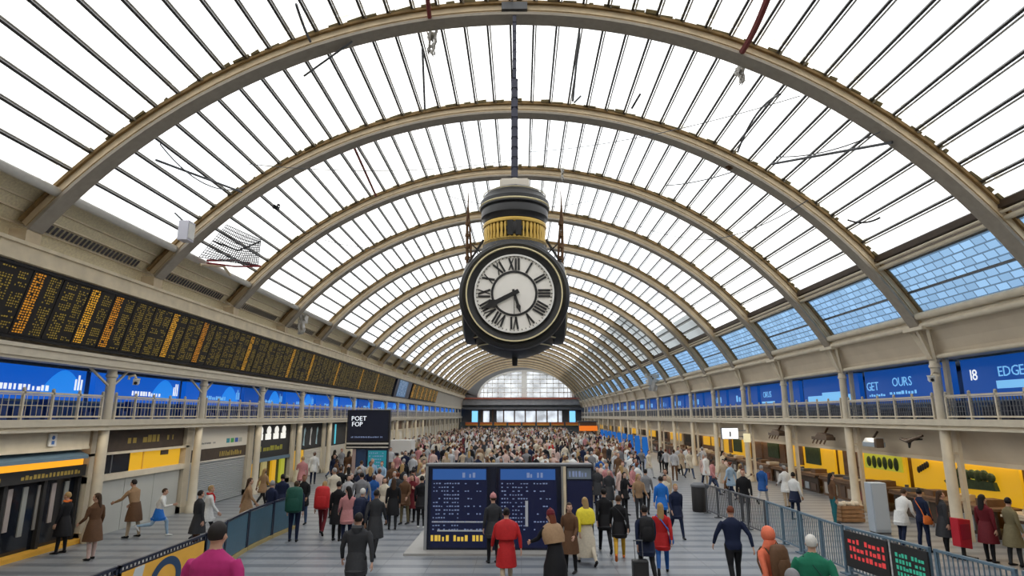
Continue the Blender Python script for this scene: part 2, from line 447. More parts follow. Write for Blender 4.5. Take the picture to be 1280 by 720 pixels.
# ------------------------------------------------------------------ columns
def column(side):
    m = MB(); s = side
    X = XL if s < 0 else XR
    top = 5.3 if s < 0 else 5.62
    m.lathe([(.24,0),(.24,.25),(.20,.30),(.20,.42),(.165,.48),(.158,1.2),(.138,top-.35),(.138,top-.3),(.175,top-.26),(.175,top-.2),(.145,top-.16),(.145,top-.05),(.21,top)], 20, 'Z', (X,0,0))
    if s > 0: m.box(X+s*.36-.06, X+s*.36+.06, -.08, .08, 0, top+.1)
    for zz in (1.2, 2.6, 4.1) if s > 0 else (): m.box(min(X+s*.1,X+s*.32), max(X+s*.1,X+s*.32), -.03, .03, zz, zz+.08)
    if s > 0:
        for dy in (-1, 1):
            m.bar((X, dy*.08, top-.1), (13.25, dy*.42, 6.62), .09, .14)
        m.bar((X, 0, top-.1), (13.2, 0, 6.62), .12, .12)
        m.box(13.02, 13.4, -.5, .5, 6.56, 6.66)
    else:
        m.bar((X, .1, top-.55), (X-.1, .95, top), .06, .06); m.bar((X, -.1, top-.55), (X-.1, -.95, top), .06, .06)
    return m.mesh('column', [cream], smooth=True)
CLM, CRM = column(-1), column(1)
for y in COLY:
    for me in (CLM, CRM):
        o = bpy.data.objects.new('column', me); COL.objects.link(o); o.location = (0, y-(.5 if me is CLM else 0), 0); o['kind'] = 'structure'

# ------------------------------------------------------------------ galleries
for s, nm in ((-1,'left'), (1,'right')):
    X = XL if s < 0 else XR
    m = MB(); xs = sorted((X-s*.12, s*18.0)); m.box(xs[0], xs[1], YA, YB, 3.42, 3.66)
    xs = sorted((X-s*.2, X+s*.1)); m.box(xs[0], xs[1], YA, YB, 3.50, 3.70); m.box(xs[0], xs[1], YA, YB, 3.36, 3.42)
    struct(m, 'gallery_slab', cream)
    m = MB(); xs = sorted((s*16.9, s*17.1)); m.box(xs[0], xs[1], YA, YB, 3.66, 5.5)
    struct(m, 'wall_%s_gallery' % nm, mat('gallery_wall_%s' % nm, (.02,.05,.13), .5))
# ================================================================== things built into the hall
ORD = ['first','second','third','fourth','fifth','sixth','seventh','eighth','ninth','tenth','eleventh','twelfth','thirteenth','fourteenth',
       'fifteenth','sixteenth','seventeenth','eighteenth','nineteenth','twentieth','twenty-first','twenty-second','twenty-third','twenty-fourth']
BAYS = [(i, COLY[i], COLY[i+1]) for i in range(2, 23)]      # bays seen from the stair, nearest first

def emat(name, col, es, base=None): return mat(name, base or tuple(c*.4 for c in col), .4, emit=col, es=es)
e_amber = emat('amber_display', (1.,.50,.03), .55); e_dim = emat('dim_display', (.60,.42,.05), .26); e_orange = emat('orange_display', (1.,.40,.02), .42)
e_white = emat('white_lit_lettering', (.9,.95,1.), .9); e_pale = emat('pale_blue_lit', (.22,.58,1.), .75)
e_blueL = emat('bright_blue_sign', (.004,.11,.60), .8); e_blueM = emat('mid_blue_sign', (.003,.075,.42), .7); e_blueR = emat('deep_blue_sign', (.003,.065,.33), .75)
e_glow = emat('sky_blue_glow', (.015,.24,.85), .9)
e_yel = emat('yellow_lit_panel', (.95,.52,.02), .48); e_yg = emat('lime_lit_panel', (.60,.62,.05), .42)
e_orn = emat('orange_lit_strip', (1.,.42,.02), 1.0); e_warm = emat('warm_shop_light', (1.,.74,.42), 2.2)
e_red = emat('red_lit_lettering', (.85,.06,.06), .5); e_green = emat('green_lit_block', (.05,.55,.35), .4); e_teal = emat('teal_screen', (.02,.22,.27), .6)
e_navy = emat('navy_screen', (.003,.006,.034), .6); e_hdr = emat('blue_screen_header', (.03,.11,.36), .6)
e_txt = emat('pale_screen_text', (.35,.45,.75), .30); e_ytxt = emat('yellow_screen_text', (.9,.6,.08), .55)
e_cool = emat('cool_daylight_panel', (.8,.9,1.), 1.1)
glassd = mat('dark_shop_glass', (.012,.015,.022), .12)
greenp = mat('dark_green_foliage_print', (.03,.06,.025), .7, var=.6, scale=7)
brownp = mat('brown_timber', (.16,.09,.05), .6, var=.35, scale=5)
greyp = mat('pale_grey_hoarding', (.47,.47,.43), .5, var=.08, scale=1.5)
redp = mat('red_plastic', (.50,.015,.03), .4)
goldtx = mat('tarnished_gold_lettering', (.42,.30,.06), .5, metal=.2)

def glyphs(mb, P, u, v, n, L, h, mi, r, nrm, fill=.75, gap=.35):
    """a line of n small illegible marks along u starting at P (nrm lifts it off the panel)"""
    P, u, v, nrm = Vector(P), Vector(u), Vector(v), Vector(nrm); cw = L/n
    for i in range(n):
        if r.random() > fill: continue
        a = P+u*(i*cw)+nrm; w_ = cw*(1-gap)*r.uniform(.6, 1.1); hh = h*r.choice((1, 1, .72))
        mb.quad(a, a+u*w_, a+u*w_+v*hh, a+v*hh, mi)

# ------------------------------------------------------------------ departures boards (tilted, high on the left)
BT, BB = Vector((-12.62,0,7.55)), Vector((-13.06,0,5.80))          # top and bottom edges
bd = (BB-BT); bl = bd.length; bd = bd/bl; bn = Vector((-bd.z, 0, bd.x)) 
if bn.x < 0: bn = -bn
def bpt(t, y, off=0): return BT+bd*(t*bl)+Vector((0,y,0))+bn*off
def departures_board(y0, y1, label, pitch, seed, style):
    root = empty('departures_board', (BB.x, y0, BB.z), label, 'departures board')
    org = Vector((BB.x, y0, BB.z)); r = random.Random(seed)
    def L(p): return p-org
    m = MB()
    a = [bpt(-.02,y0,0), bpt(1.02,y0,0), bpt(1.02,y0,-.25), bpt(-.02,y0,-.25)]; b = [p+Vector((0,y1-y0,0)) for p in a]
    m.add([L(p) for p in a+b], [(0,1,2,3),(7,6,5,4),(0,4,5,1),(1,5,6,2),(2,6,7,3),(3,7,4,0)])
    m.build('housing', blackm, root)
    m = MB()
    for t in (-.02, .975): 
        a = [bpt(t,y0,.06), bpt(t+.045,y0,.06), bpt(t+.045,y0,0), bpt(t,y0,0)]; b = [p+Vector((0,y1-y0,0)) for p in a]
        m.add([L(p) for p in a+b], [(0,1,2,3),(7,6,5,4),(0,4,5,1),(1,5,6,2),(2,6,7,3),(3,7,4,0)])
    m.build('frame', black, root)
    n = max(1, round((y1-y0)/pitch)); p = (y1-y0)/n
    for i in range(n):
        ya = y0+i*p; m = MB()
        q = [bpt(.03,ya+.02,.02), bpt(.97,ya+.02,.02), bpt(.97,ya+p-.02,.02), bpt(.03,ya+p-.02,.02)]
        q2 = [x-bn*.018 for x in q]
        m.add([L(x) for x in q+q2], [(0,1,2,3),(0,4,5,1),(1,5,6,2),(2,6,7,3),(3,7,4,0)], 0)
        rows = 24 if style == 'near' else 20
        bright = style == 'near' and (i in (3,5,7,8,11,13,17,22,25,30,36,41))
        for k in range(rows):
            t0 = .05+.9*k/rows; hh = .9/rows*bl*.62
            P0 = L(bpt(t0+.62*.9/rows, ya+.08*p, .024))
            if style == 'near':
                if bright: glyphs(m, P0, (0,1,0), -bd, 4, p*.34, hh, 3 if i in (5,8,13) else 1, r, bn*.001, .97, .22)
                if r.random() < .9: glyphs(m, P0+Vector((0,p*(.50 if bright else .05),0)), (0,1,0), -bd, 5, p*(.36 if bright else .40), hh*.85, 2, r, bn*.001, .8, .35)
                if not bright and r.random() < .8: glyphs(m, P0+Vector((0,p*.55,0)), (0,1,0), -bd, 5, p*.34, hh*.85, 2, r, bn*.001, .75, .35)
            else:
                glyphs(m, P0, (0,1,0), -bd, 7, p*.86, hh, 2 if i % 2 else 1, r, bn*.001, .85, .3)
        m.build('display_panel', [mat_board, e_amber, e_dim, e_orange], root)
    # hangers up to the eaves beam
    for k in range(int((y1-y0)/5.8)+1):
        m = MB(); yy = min(y1-.2, y0+.2+5.8*k); m.bar(L(bpt(0,yy,-.12)), L(Vector((-12.7,yy,7.66))), .06, .06); m.build('hanger', dgrey, root)
    return root
mat_board = mat('board_black', (.010,.007,.005), .6)
departures_board(9.6, 61.0, 'long black departures board with amber columns, nearest on the left above the gallery', 1.06, 3, 'near')
departures_board(71.5, 93.0, 'shorter brown-amber departures board beyond the blue screen on the left', 1.6, 4, 'far')
# blue screen between the two boards
root = empty('advertising_screen', (BB.x, 62.2, BB.z), 'tilted blue advertising screen between the two departures boards', 'screen')
org = Vector((BB.x, 62.2, BB.z)); m = MB()
a = [bpt(-.03,62.2,0), bpt(1.04,62.2,0), bpt(1.04,62.2,-.25), bpt(-.03,62.2,-.25)]; b = [p+Vector((0,8.4,0)) for p in a]
m.add([p-org for p in a+b], [(0,1,2,3),(7,6,5,4),(0,4,5,1),(1,5,6,2),(2,6,7,3),(3,7,4,0)]); m.build('housing', navy, root)
m = MB(); r = random.Random(8); q = [bpt(.02,63.4,.02), bpt(.98,63.4,.02), bpt(.98,68.2,.02), bpt(.02,68.2,.02)]; m.add([p-org for p in q], [(0,1,2,3)], 0)
for k in range(22): glyphs(m, bpt(.06+.04*k,63.7,.024)-org, (0,1,0), -bd, 8, 4.2, .05, 1, r, (0,0,0), .6)
m.build('display_panel', [emat('steel_blue_screen', (.10,.20,.36), .55), emat('light_screen_text', (.5,.65,.85), .4)], root)

# ------------------------------------------------------------------ gallery railings, one per bay
def railing(side):
    s = side; root = empty('balcony_railing', (0,0,0), '', 'railing')
    x = 0
    m = MB(); m.bar((0,.28,.72), (0,S-.28,.72), .07, .06); m.bar((0,.28,.66), (0,S-.28,.66), .03, .03); m.build('top_rail', cream, root)
    m = MB(); m.bar((0,.28,.08), (0,S-.28,.08), .05, .05); m.build('bottom_rail', cream, root)
    for k in range(6):
        m = MB(); y = .32+(S-.64)*k/5; m.box(-.035,.035,y-.03,y+.03,0,.80); m.ell((0,y,.82),.045,.045,.045,8,6); m.build('post', cream, root)
    m = MB()
    n = 27 if s < 0 else 44
    for k in range(n):
        y = .40+(S-.8)*k/(n-1); hw = .006 if s < 0 else .018; m.box(-.008,.008,y-hw,y+hw,.10,.66)
    if s < 0: m.bar((0,.3,.38),(0,S-.3,.38),.02,.02)
    else:
        for z in (.24,.38,.52): m.bar((0,.3,z),(0,S-.3,z),.016,.016)
    m.build('baluster_infill', cream if s < 0 else dgrey, root)
    return root
for s, nm in ((-1,'left'),(1,'right')):
    proto = railing(s)
    for j, (i, y0, y1) in enumerate(BAYS):
        o = proto if j == 0 else copy_tree(proto)
        place(o, (-13.28 if s < 0 else 13.58, y0-(.5 if s < 0 else 0), 3.70), None,
              '%s balcony railing of the %s gallery, %s bay from the near end' % ('cream' if s < 0 else 'cream and dark grey', nm, ORD[j]), 'railings of the %s gallery' % nm)

# ------------------------------------------------------------------ lit blue signs along both galleries, one per bay
def gal_sign(side, j, y0):
    s = side; nm = 'left' if s < 0 else 'right'
    X = -15.0 if s < 0 else 15.0
    y0 += .8 if s < 0 else .9
    root = empty('shop_sign', (X, y0, 4.3), '', 'shop sign', 'blue shop signs of the %s gallery' % nm)
    r = random.Random(40*j+s); f = -s
    z1 = 1.0 if s < 0 else 1.35
    pmat = ([e_blueL, e_blueM] if s < 0 else [e_blueR, e_blueM])[0 if s > 0 else (1 if j % 4 == 3 else 0)]; fx = f*.102
    m = MB(); m.box(-.1,.1,.25,S-.25,0,z1)
    if s < 0:
        if j < 9: glyphs(m, (fx+f*.010, 2.1 if j != 1 else 2.3, .27), (0,1,0), (0,0,1), 11, 1.9, .17, 1, r, (0,0,0), .95, .25)
        else: glyphs(m, (fx+f*.010, .9, .2), (0,1,0), (0,0,1), 6, 2.4, .25, 1, r, (0,0,0), .9, .3)
        glyphs(m, (fx+f*.012,S-.75,.34),(0,1,0),(0,0,1),3,.4,.5,1,r,(0,0,0),1,.2)
    elif j == 1:
        glyphs(m, (fx-.01,2.2,.34),(0,1,0),(0,0,1),9,1.7,.13,1,r,(0,0,0),1,.15); glyphs(m, (fx-.01,4.2,.30),(0,1,0),(0,0,1),7,1.2,.10,1,r,(0,0,0),1,.2)
    elif j > 3: glyphs(m, (fx-.01,1.4,.45),(0,1,0),(0,0,1),5+j%3,2.8,.42,1,r,(0,0,0),.85,.3)
    panel = m.build('panel', [pmat, e_white if (s < 0 and j < 2) else e_pale], root)
    m = MB(); m.box(-.12,.12,.18,S-.18,-.06,0); m.box(-.12,.12,.18,S-.18,z1,z1+.05); m.build('frame', blgrey, root)
    fx = f*.102
    if s < 0:
        m = MB()                                     # the sign's pale glow, drawn as a bell-shaped emissive plate
        cy = S*.76+r.uniform(-.2,.2); pts = []
        for k in range(13):
            t = k/12*PI; pts.append((cy-1.0*math.cos(t)*(1-.35*math.sin(t)), .12+.85*math.sin(t)))
        m.prism([(p[0], p[1]) for p in pts], 'X', fx, fx+f*.006); m.build('glow_shape', e_glow, panel)
    else:
        rot = FACE_E
        if j == 0:
            text('EDGE', .44, e_pale, panel, (fx-.01, 3.45, .84), rot); text('18', .50, e_white, panel, (fx-.01, 4.98, .80), rot)
            m = MB(); m.box(-.115,-.10,1.6,4.1,.34,.58); m.build('light_bar', e_pale, panel)
        elif j == 1:
            text('GET', .50, e_pale, panel, (fx-.01, 5.0, .70), rot); text('OURS', .50, e_pale, panel, (fx-.01, 3.0, .80), rot)
        elif j == 2:
            m = MB(); m.box(-.115,-.10,1.0,5.1,.18,.48); m.box(-.115,-.10,1.6,3.6,.48,.62); m.build('light_bar', e_pale, panel)
        elif j == 3:
            text('ORUS', .50, e_pale, panel, (fx-.01, 4.5, .75), rot)
            m = MB(); m.box(-.115,-.10,3.5,5.4,.25,.36); m.build('light_bar', e_pale, panel)
    return root
RS = ['deep blue sign reading 18 EDGE over a pale bar, right gallery nearest bay',
      'deep blue sign with pale words GET and OURS on the right gallery',
      'deep blue sign with one broad pale blue bar on the right gallery',
      'deep blue sign with pale word ORUS and underline on the right gallery']
LS = ['bright blue sign in the nearest left bay with small white lettering', 'bright blue sign above the yellow window and dark fascia on the left',
      'bright blue sign above the grey slatted shutter on the left', 'mid blue sign above the dark fascia with white blobs on the left']
for s in (-1, 1):
    for j, (i, y0, y1) in enumerate(BAYS):
        o = gal_sign(s, j, y0)
        L_ = LS if s < 0 else RS
        o['label'] = L_[j] if j < 4 else 'small blue lit sign of the %s gallery, %s bay from the near end' % ('left' if s < 0 else 'right', ORD[j])

# goods seen behind the gallery railings
gm = [mat('blue_goods', (.02,.06,.25), .6, var=.6, scale=5), mat('dark_goods', (.02,.025,.05), .6, var=.6, scale=5)]
for s in (-1, 1):
    for j, (i, y0, y1) in enumerate(BAYS[:9]):
        r = random.Random(90+j*2+s); m = MB(); X = 0
        for k in range(8):
            y = .5+(S-1)*k/8; h = r.uniform(.25,.6); m.box(-.18,.18,y,y+.42,0,h)
            m.box(-.12,.12,y+.05,y+.3,h,h+.08)
        o = m.build('display_stand', gm[0] if s < 0 else gm[1], None, (s*14.6, y0-(.5 if s < 0 else 0), 3.66))
        tag(o, 'low %s display stand behind the %s gallery railing, %s bay from the near end' % ('blue' if s < 0 else 'dark', 'left' if s < 0 else 'right', ORD[j]), 'display stand', 'stands behind the gallery railings')
        sp = MB(); sp.bar((0,.3,.45),(0,S-.3,.45),.05,.05); sp.bar((0,.3,0),(0,.3,.6),.04,.04); sp.bar((0,S-.3,0),(0,S-.3,.6),.04,.04); sp.build('frame_rail', blgrey, o)

# ------------------------------------------------------------------ left ground floor: one shop front per bay
def front(y0, label, X=-13.74):
    return empty('storefront', (X, y0, 0), label, 'shop front')
def pier(root, mt, w_=.22):
    for ya, yb in ((0,w_),(S-w_,S)):
        m = MB(); m.box(-.2,.10,ya,yb,0,3.36); m.box(-.2,.13,ya,yb,0,.25); m.build('pier', mt, root)
Y = [COLY[i]-.5 for i in range(24)]
# bay 1: dark shop under a blue awning with an orange lit strip
r = random.Random(21)
root = front(Y[2], 'dark shop front under an orange lit strip, nearest bay on the left')
m = MB(); m.box(-.2,.22,0,S-.3,2.86,3.36); m.box(-.2,.25,0,S-.3,2.80,2.88); m.build('fascia', cream, root)
m = MB(); m.prism([(-.1,2.80),(.30,2.62),(.30,2.52),(-.1,2.6)], 'Y', 0, S-.35); m.build('awning', blgrey, root)
m = MB(); m.box(-.1,.05,0,S-.2,2.32,2.52); m.build('light_strip', e_orn, root)
m = MB(); m.box(-.1,.10,0,S-.1,1.98,2.32, 0); glyphs(m, (.105,3.2,2.07),(0,1,0),(0,0,1),16,2.3,.12,1,r,(0,0,0),.9,.25); glyphs(m, (.105,.3,2.07),(0,1,0),(0,0,1),16,2.3,.12,1,r,(0,0,0),.9,.25); m.build('sign_board', [blackm, goldtx], root)
m = MB(); m.box(-.25,-.1,0,S,0,1.98); m.build('glass_front', glassd, root)
for k in range(5):
    m = MB(); y = .1+k*(S-.3)/4; m.box(-.1,.02,y-.05,y+.07,0,1.98); m.build('frame_post', blackm, root)
for k in range(10):
    m = MB(); y = .45+k*.52
    m.box(-.095,-.06,y,y+.16,.55+.1*(k%3),1.86); m.build('hanging_banner', mat('pale_hanging_banner_%d' % k, (.30+.03*(k%3),.31,.29), .8), root)
m = MB(); m.box(-.1,.25,0,S,0,.12); m.build('step', orangep, root)
# bay 2: dark fascia with gold script, yellow window, pale hoarding
root = front(Y[3], 'cream shop front with gold-script dark fascia and yellow window above pale grey hoarding')
pier(root, cream)
m = MB(); m.box(-.2,.02,.35,S-.35,2.60,3.36,0); glyphs(m, (.025,1.9,2.86),(0,1,0),(0,0,1),7,2.0,.26,1,r,(0,0,0),.95,.2); glyphs(m, (.025,4.1,2.9),(0,1,0),(0,0,1),4,.7,.18,1,r,(0,0,0),.7,.3); m.build('fascia', [darkbrn, goldtx], root)
m = MB(); m.box(-.15,.10,0,S,2.54,2.62); m.box(-.15,.12,0,S,1.72,1.92); m.build('ledge', cream, root)
m = MB(); m.box(-.2,-.02,.35,2.2,1.92,2.54,0); m.box(-.06,.0,1.2,1.26,1.92,2.54,1); m.build('dark_window', [glassd, dgrey], root)
m = MB(); m.box(-.2,-.01,2.2,S-.45,1.92,2.54,0); m.box(-.01,.01,4.0,4.5,2.35,2.52,1); m.box(-.01,.012,2.9,2.96,1.92,2.54,2); m.build('yellow_window', [e_yel, darkbrn, orangep], root)
m = MB(); m.box(-.2,.0,.35,S-.35,0,1.72); [m.box(.0,.015,.35+1.7*k,.39+1.7*k,0,1.72) for k in range(1,3)]; m.build('hoarding', greyp, root)
# bay 3: cream fascia with small coloured plates, dark strip and grey slatted shutter
root = front(Y[4], 'cream shop front closed by a grey slatted roller shutter on the left')
pier(root, cream)
m = MB(); m.box(-.2,.04,.35,S-.35,2.40,3.36); glyphs(m, (.045,.6,2.6),(0,1,0),(0,0,1),14,1.7,.07,1,r,(0,0,0),.8); fas = m.build('fascia', [offw, dgrey], root)
for k, c in enumerate(((.02,.25,.30),(.05,.35,.08),(.03,.10,.4),(.4,.4,.35))):
    m = MB(); m.box(.04,.055,3.3+.42*k,3.6+.42*k,2.58,2.78); m.build('small_sign', mat('plate_colour_%d' % k, c, .4), fas)
m = MB(); m.box(-.2,.02,.35,S-.35,1.85,2.40,0); glyphs(m, (.025,2.8,2.0),(0,1,0),(0,0,1),12,2.2,.22,1,r,(0,0,0),.8,.3); m.build('dark_window', [darkbrn, goldtx], root)
m = MB()
for k in range(22):
    z = .02+k*.083; m.prism([(-.06,z),(.0,z+.015),(.0,z+.055),(-.06,z+.083)], 'Y', .35, S-.35)
m.build('roller_shutter', shutter, root); m = MB(); m.box(-.12,.04,.35,S-.35,1.84,1.9); m.build('shutter_box', offw, root)
# bay 4: dark fascia with white blobs, yellow pillars
root = front(Y[5], 'dark shop front with white round lamps on the fascia and yellow posters below')
pier(root, cream, .3)
m = MB(); m.box(-.2,.0,.3,S-.3,1.60,3.36,0); glyphs(m, (.005,.9,1.95),(0,1,0),(0,0,1),16,3.6,.26,1,r,(0,0,0),.9,.2); fas = m.build('fascia', [blackm, mat('olive_lettering', (.35,.33,.03), .6)], root)
for k in range(4):
    m = MB(); y = 1.2+k*1.05; m.ell((.05,y,3.02),.06,.26,.24,12,8); m.box(.0,.05,y-.32,y+.32,2.55,2.86); m.build('lit_lamp', emat('white_lamp_%d' % k, (.95,.93,.85), .8), fas)
m = MB(); m.box(-.2,.08,.3,S-.3,1.42,1.60); m.build('ledge', blgrey, root)
m = MB(); m.box(-.3,-.1,.3,S-.3,0,1.42); m.build('glass_front', glassd, root)
for k in range(4):
    m = MB(); y = .6+k*1.25; m.box(-.1,.02,y,y+.55,.1,1.40); m.build('poster', [e_yel, emat('pale_gold_poster', (.6,.5,.2), .4), e_yel, e_yg][k], root)
# bay 5: dark posters with pale figures, yellow panel and pale slats
root = front(Y[6], 'dark poster front with pale streaks above a yellow panel and pale slats')
pier(root, cream, .3)
m = MB(); m.box(-.2,.0,.3,S-.3,1.75,3.36); pb = m.build('poster_board', blackm, root)
for k in range(4):
    m = MB(); y = .7+k*1.2
    m.prism([(y,2.0),(y+.3,1.95),(y+.22,2.5),(y+.42,2.9),(y+.3,3.1),(y+.1,2.95),(y+.12,2.5)], 'X', .0, .01); m.build('pale_figure', mat('poster_pale_%d' % k, (.35,.5,.55) if k % 2 else (.6,.6,.58), .6), pb)
m = MB(); m.box(-.2,-.02,.4,2.2,.6,1.70); m.build('yellow_panel', e_yel, root)
m = MB()
for k in range(20): m.box(-.1,.0,2.3,S-.3,.05+k*.083,.11+k*.083)
m.build('slatted_screen', offw, root); m = MB(); m.box(-.2,-.1,.3,S-.3,0,1.7); m.build('backing', tanw, root)
# bay 6
root = front(Y[7], 'dark shop front with one cyan lit strip behind the hanging black screen')
pier(root, cream, .3)
m = MB(); m.box(-.2,.0,.3,S-.3,1.7,3.36); m.build('fascia', blackm, root)
m = MB(); m.box(.0,.03,2.6,2.9,1.8,3.2); m.build('cyan_strip', emat('cyan_strip', (.1,.6,.75), .6), root)
m = MB()
for k in range(20): m.box(-.1,.0,.3,S-.3,.05+k*.083,.11+k*.083)
m.build('slatted_screen', offw, root); m = MB(); m.box(-.2,-.1,.3,S-.3,0,1.7); m.build('backing', tanw, root)
# the row of cream fronts further down, dark upper windows
def cream_front():
    root = front(0, '')
    pier(root, cream, .4)
    m = MB(); m.box(-.2,-.02,.4,S-.4,0,2.3); m.build('wall_panel', offw, root)
    m = MB(); m.box(-.2,.05,.4,S-.4,3.25,3.36); m.box(-.2,.06,.4,S-.4,2.22,2.34); m.build('ledge', cream, root)
    for k in range(2):
        m = MB(); y = .6+k*2.35; m.box(-.15,-.05,y,y+2.2,2.34,3.25,0); m.build('window_pane', [glassd, brownp][k % 2], root)
    m = MB(); m.box(-.02,.03,2.1,3.6,0,2.1); m.box(.03,.05,2.2,2.8,.1,2.0); m.box(.03,.05,2.9,3.5,.1,2.0); m.build('door_pair', creamd, root)
    return root
proto = cream_front()
for j, i in enumerate(range(8, 23)):
    o = proto if j == 0 else copy_tree(proto)
    place(o, (-13.74, Y[i], 0), None, 'cream panelled front with dark upper windows, %s of the row on the far left' % ORD[j], 'cream fronts in the far left row')
# white notice on the near fascia
root = empty('notice_board', (-13.48, 17.6, 2.95), 'small white and blue notice fixed on the cream fascia near left', 'notice')
m = MB(); m.box(-.02,.03,-.14,.14,0,.36); m.build('plate', white, root); m = MB(); m.ell((.035,0,.24),.012,.06,.06,10,6); m.box(.03,.04,-.05,.05,.05,.15); m.build('pictogram', mat('notice_blue', (.05,.16,.5), .5), root)

# ------------------------------------------------------------------ right ground floor: bulkhead and shops
m = MB(); m.quad((14.0,YA,3.42),(14.5,YA,2.36),(14.5,YB,2.36),(14.0,YB,3.42)); m.box(14.5,17.5,YA,YB,2.36,2.46); m.box(14.44,14.6,YA,YB,2.28,2.40)
struct(m, 'ceiling_right_shops', tanw)
m = MB(); m.box(16.6,16.75,YA,YB,0,2.4); struct(m, 'wall_right_shops', brownp)
def shop(j, y0):
    root = empty('shop_counter', (15.4, y0, 0), '', 'shop counter', 'shop counters under the right gallery')
    r = random.Random(300+j); k4 = j % 4
    mp = [e_yel, e_yel, e_yel, e_yg, brownp, brownp][j if j < 4 else (0 if j == 5 else 4)] if j != 3 else e_yel
    if j < 6:
        m = MB(); m.box(.5,.6,.2,S-.2,.92,2.28); bp = m.build('back_panel', mp, root)
        if j == 0:
            m = MB(); m.box(.44,.5,3.6,S-.2,.92,2.28); m.build('brown_panel', brownp, bp)
            m = MB(); m.box(.44,.5,2.7,3.55,1.3,2.2); m.build('lime_panel', e_yg, bp)
            m = MB(); m.box(.40,.44,1.2,1.9,1.35,2.1); m.box(.36,.40,1.3,1.45,1.3,2.15); m.build('menu_board', blackm, bp)
            m = MB(); [m.ell((.38,2.8+.16*q,1.5+.1*(q%3)),.05,.12,.12,8,6) for q in range(5)]; m.build('plant_display', greenp, bp)
        elif j == 1:
            m = MB(); m.prism([(1.1,1.35),(3.4,1.25),(3.6,1.45),(3.2,1.62),(1.2,1.62)], 'X', .36, .5); m.build('display_shelf', greenp, bp)
            m = MB(); [m.ell((.40,1.3+.28*q,1.76+.05*(q%2)),.09,.2,.16+.03*(q%3),8,6) for q in range(8)]; m.build('plant_display', greenp, bp)
            m = MB(); [m.ell((.44,4.55+.14*q,1.95-.06*q),.04,.1,.13,8,6) for q in range(5)]; m.build('dark_emblem', blackm, bp)
            m = MB(); m.box(.40,.5,2.0,2.2,1.62,1.95); m.build('lime_panel', e_yg, bp)
        elif j == 2:
            m = MB(); m.box(.42,.5,.4,3.1,1.5,2.2); m.build('lime_panel', e_yg, bp)
            m = MB(); [m.ell((.40,.7+.4*q,1.8),.06,.17,.28-.05*(q%2),8,6) for q in range(6)]; m.build('plant_display', greenp, bp)
            m = MB(); m.box(.42,.5,3.6,5.0,.92,2.26); m.prism([(3.5,1.5),(3.7,1.4),(3.9,2.2),(3.6,2.26)], 'X', .36, .42); m.build('brown_panel', brownp, bp)
        else:
            m = MB(); m.box(.42,.5,1.0+.6*(j%2),2.6+.6*(j%2),1.25,2.2); m.build('menu_board', greenp, bp)
            m = MB(); m.box(.42,.5,3.6,4.2,1.1,2.2); m.build('brown_panel', brownp, bp)
    else:
        m = MB(); m.box(.5,.6,.2,S-.2,.92,2.28); bp = m.build('back_panel', [brownp, darkbrn, tanw][j % 3], root)
        m = MB(); m.box(.42,.5,.8,2.6,1.4,2.1); m.box(.42,.5,3.2,4.9,1.4,2.1); m.build('menu_board', [e_yel, blackm][j % 2], bp)
    m = MB(); m.box(-.55,.6,.2,S-.2,.84,.92); m.bar((-.58,.2,.80),(-.58,S-.2,.80),.05,.06); m.build('counter_top', brownp if j else tanw, root)
    m = MB(); m.box(-.42,-.34,.25,S-.25,0,.84); cf = m.build('counter_front', [brownp, darkbrn][j % 2], root)
    for q in range(7):
        m = MB(); y = .45+q*.74; h = r.uniform(.3,.62); m.box(-.46,-.42,y,y+.5*r.uniform(.6,1.1),.12,.12+h)
        m.build('display_case', [mat('case_%d_%d' % (j, q), c, .5) for c in [(.35,.30,.24),(.10,.06,.04),(.45,.42,.38),(.20,.05,.04),(.30,.33,.36)]][r.randrange(5)], cf)
    for q in range(4):
        m = MB(); y = .7+q*1.3; m.box(-.3,.3,y,y+.5,.92,.92+r.uniform(.08,.22)); m.tube([(0,y+.7,.92),(0,y+.7,1.02+.1*r.random())],.07,8); m.build('counter_display', [tanw, dgrey, offw, brownp][r.randrange(4)], root)
    m = MB(); m.box(.0,.2,.4,S-.4,2.30,2.35); m.build('strip_light', e_warm, root)
    return root
SL = ['yellow lit shop counter with brown and lime panels, nearest bay on the right', 'yellow lit shop counter with a long shelf of dark plants on the right',
      'shop counter with lime panel and dark green plants beside brown panel on the right', 'yellow lit shop counter with dark green menu board on the right']
for j, (i, y0, y1) in enumerate(BAYS):
    o = shop(j, y0); o['label'] = SL[j] if j < 4 else 'brown shop counter under the right gallery, %s bay from the near end' % ORD[j]

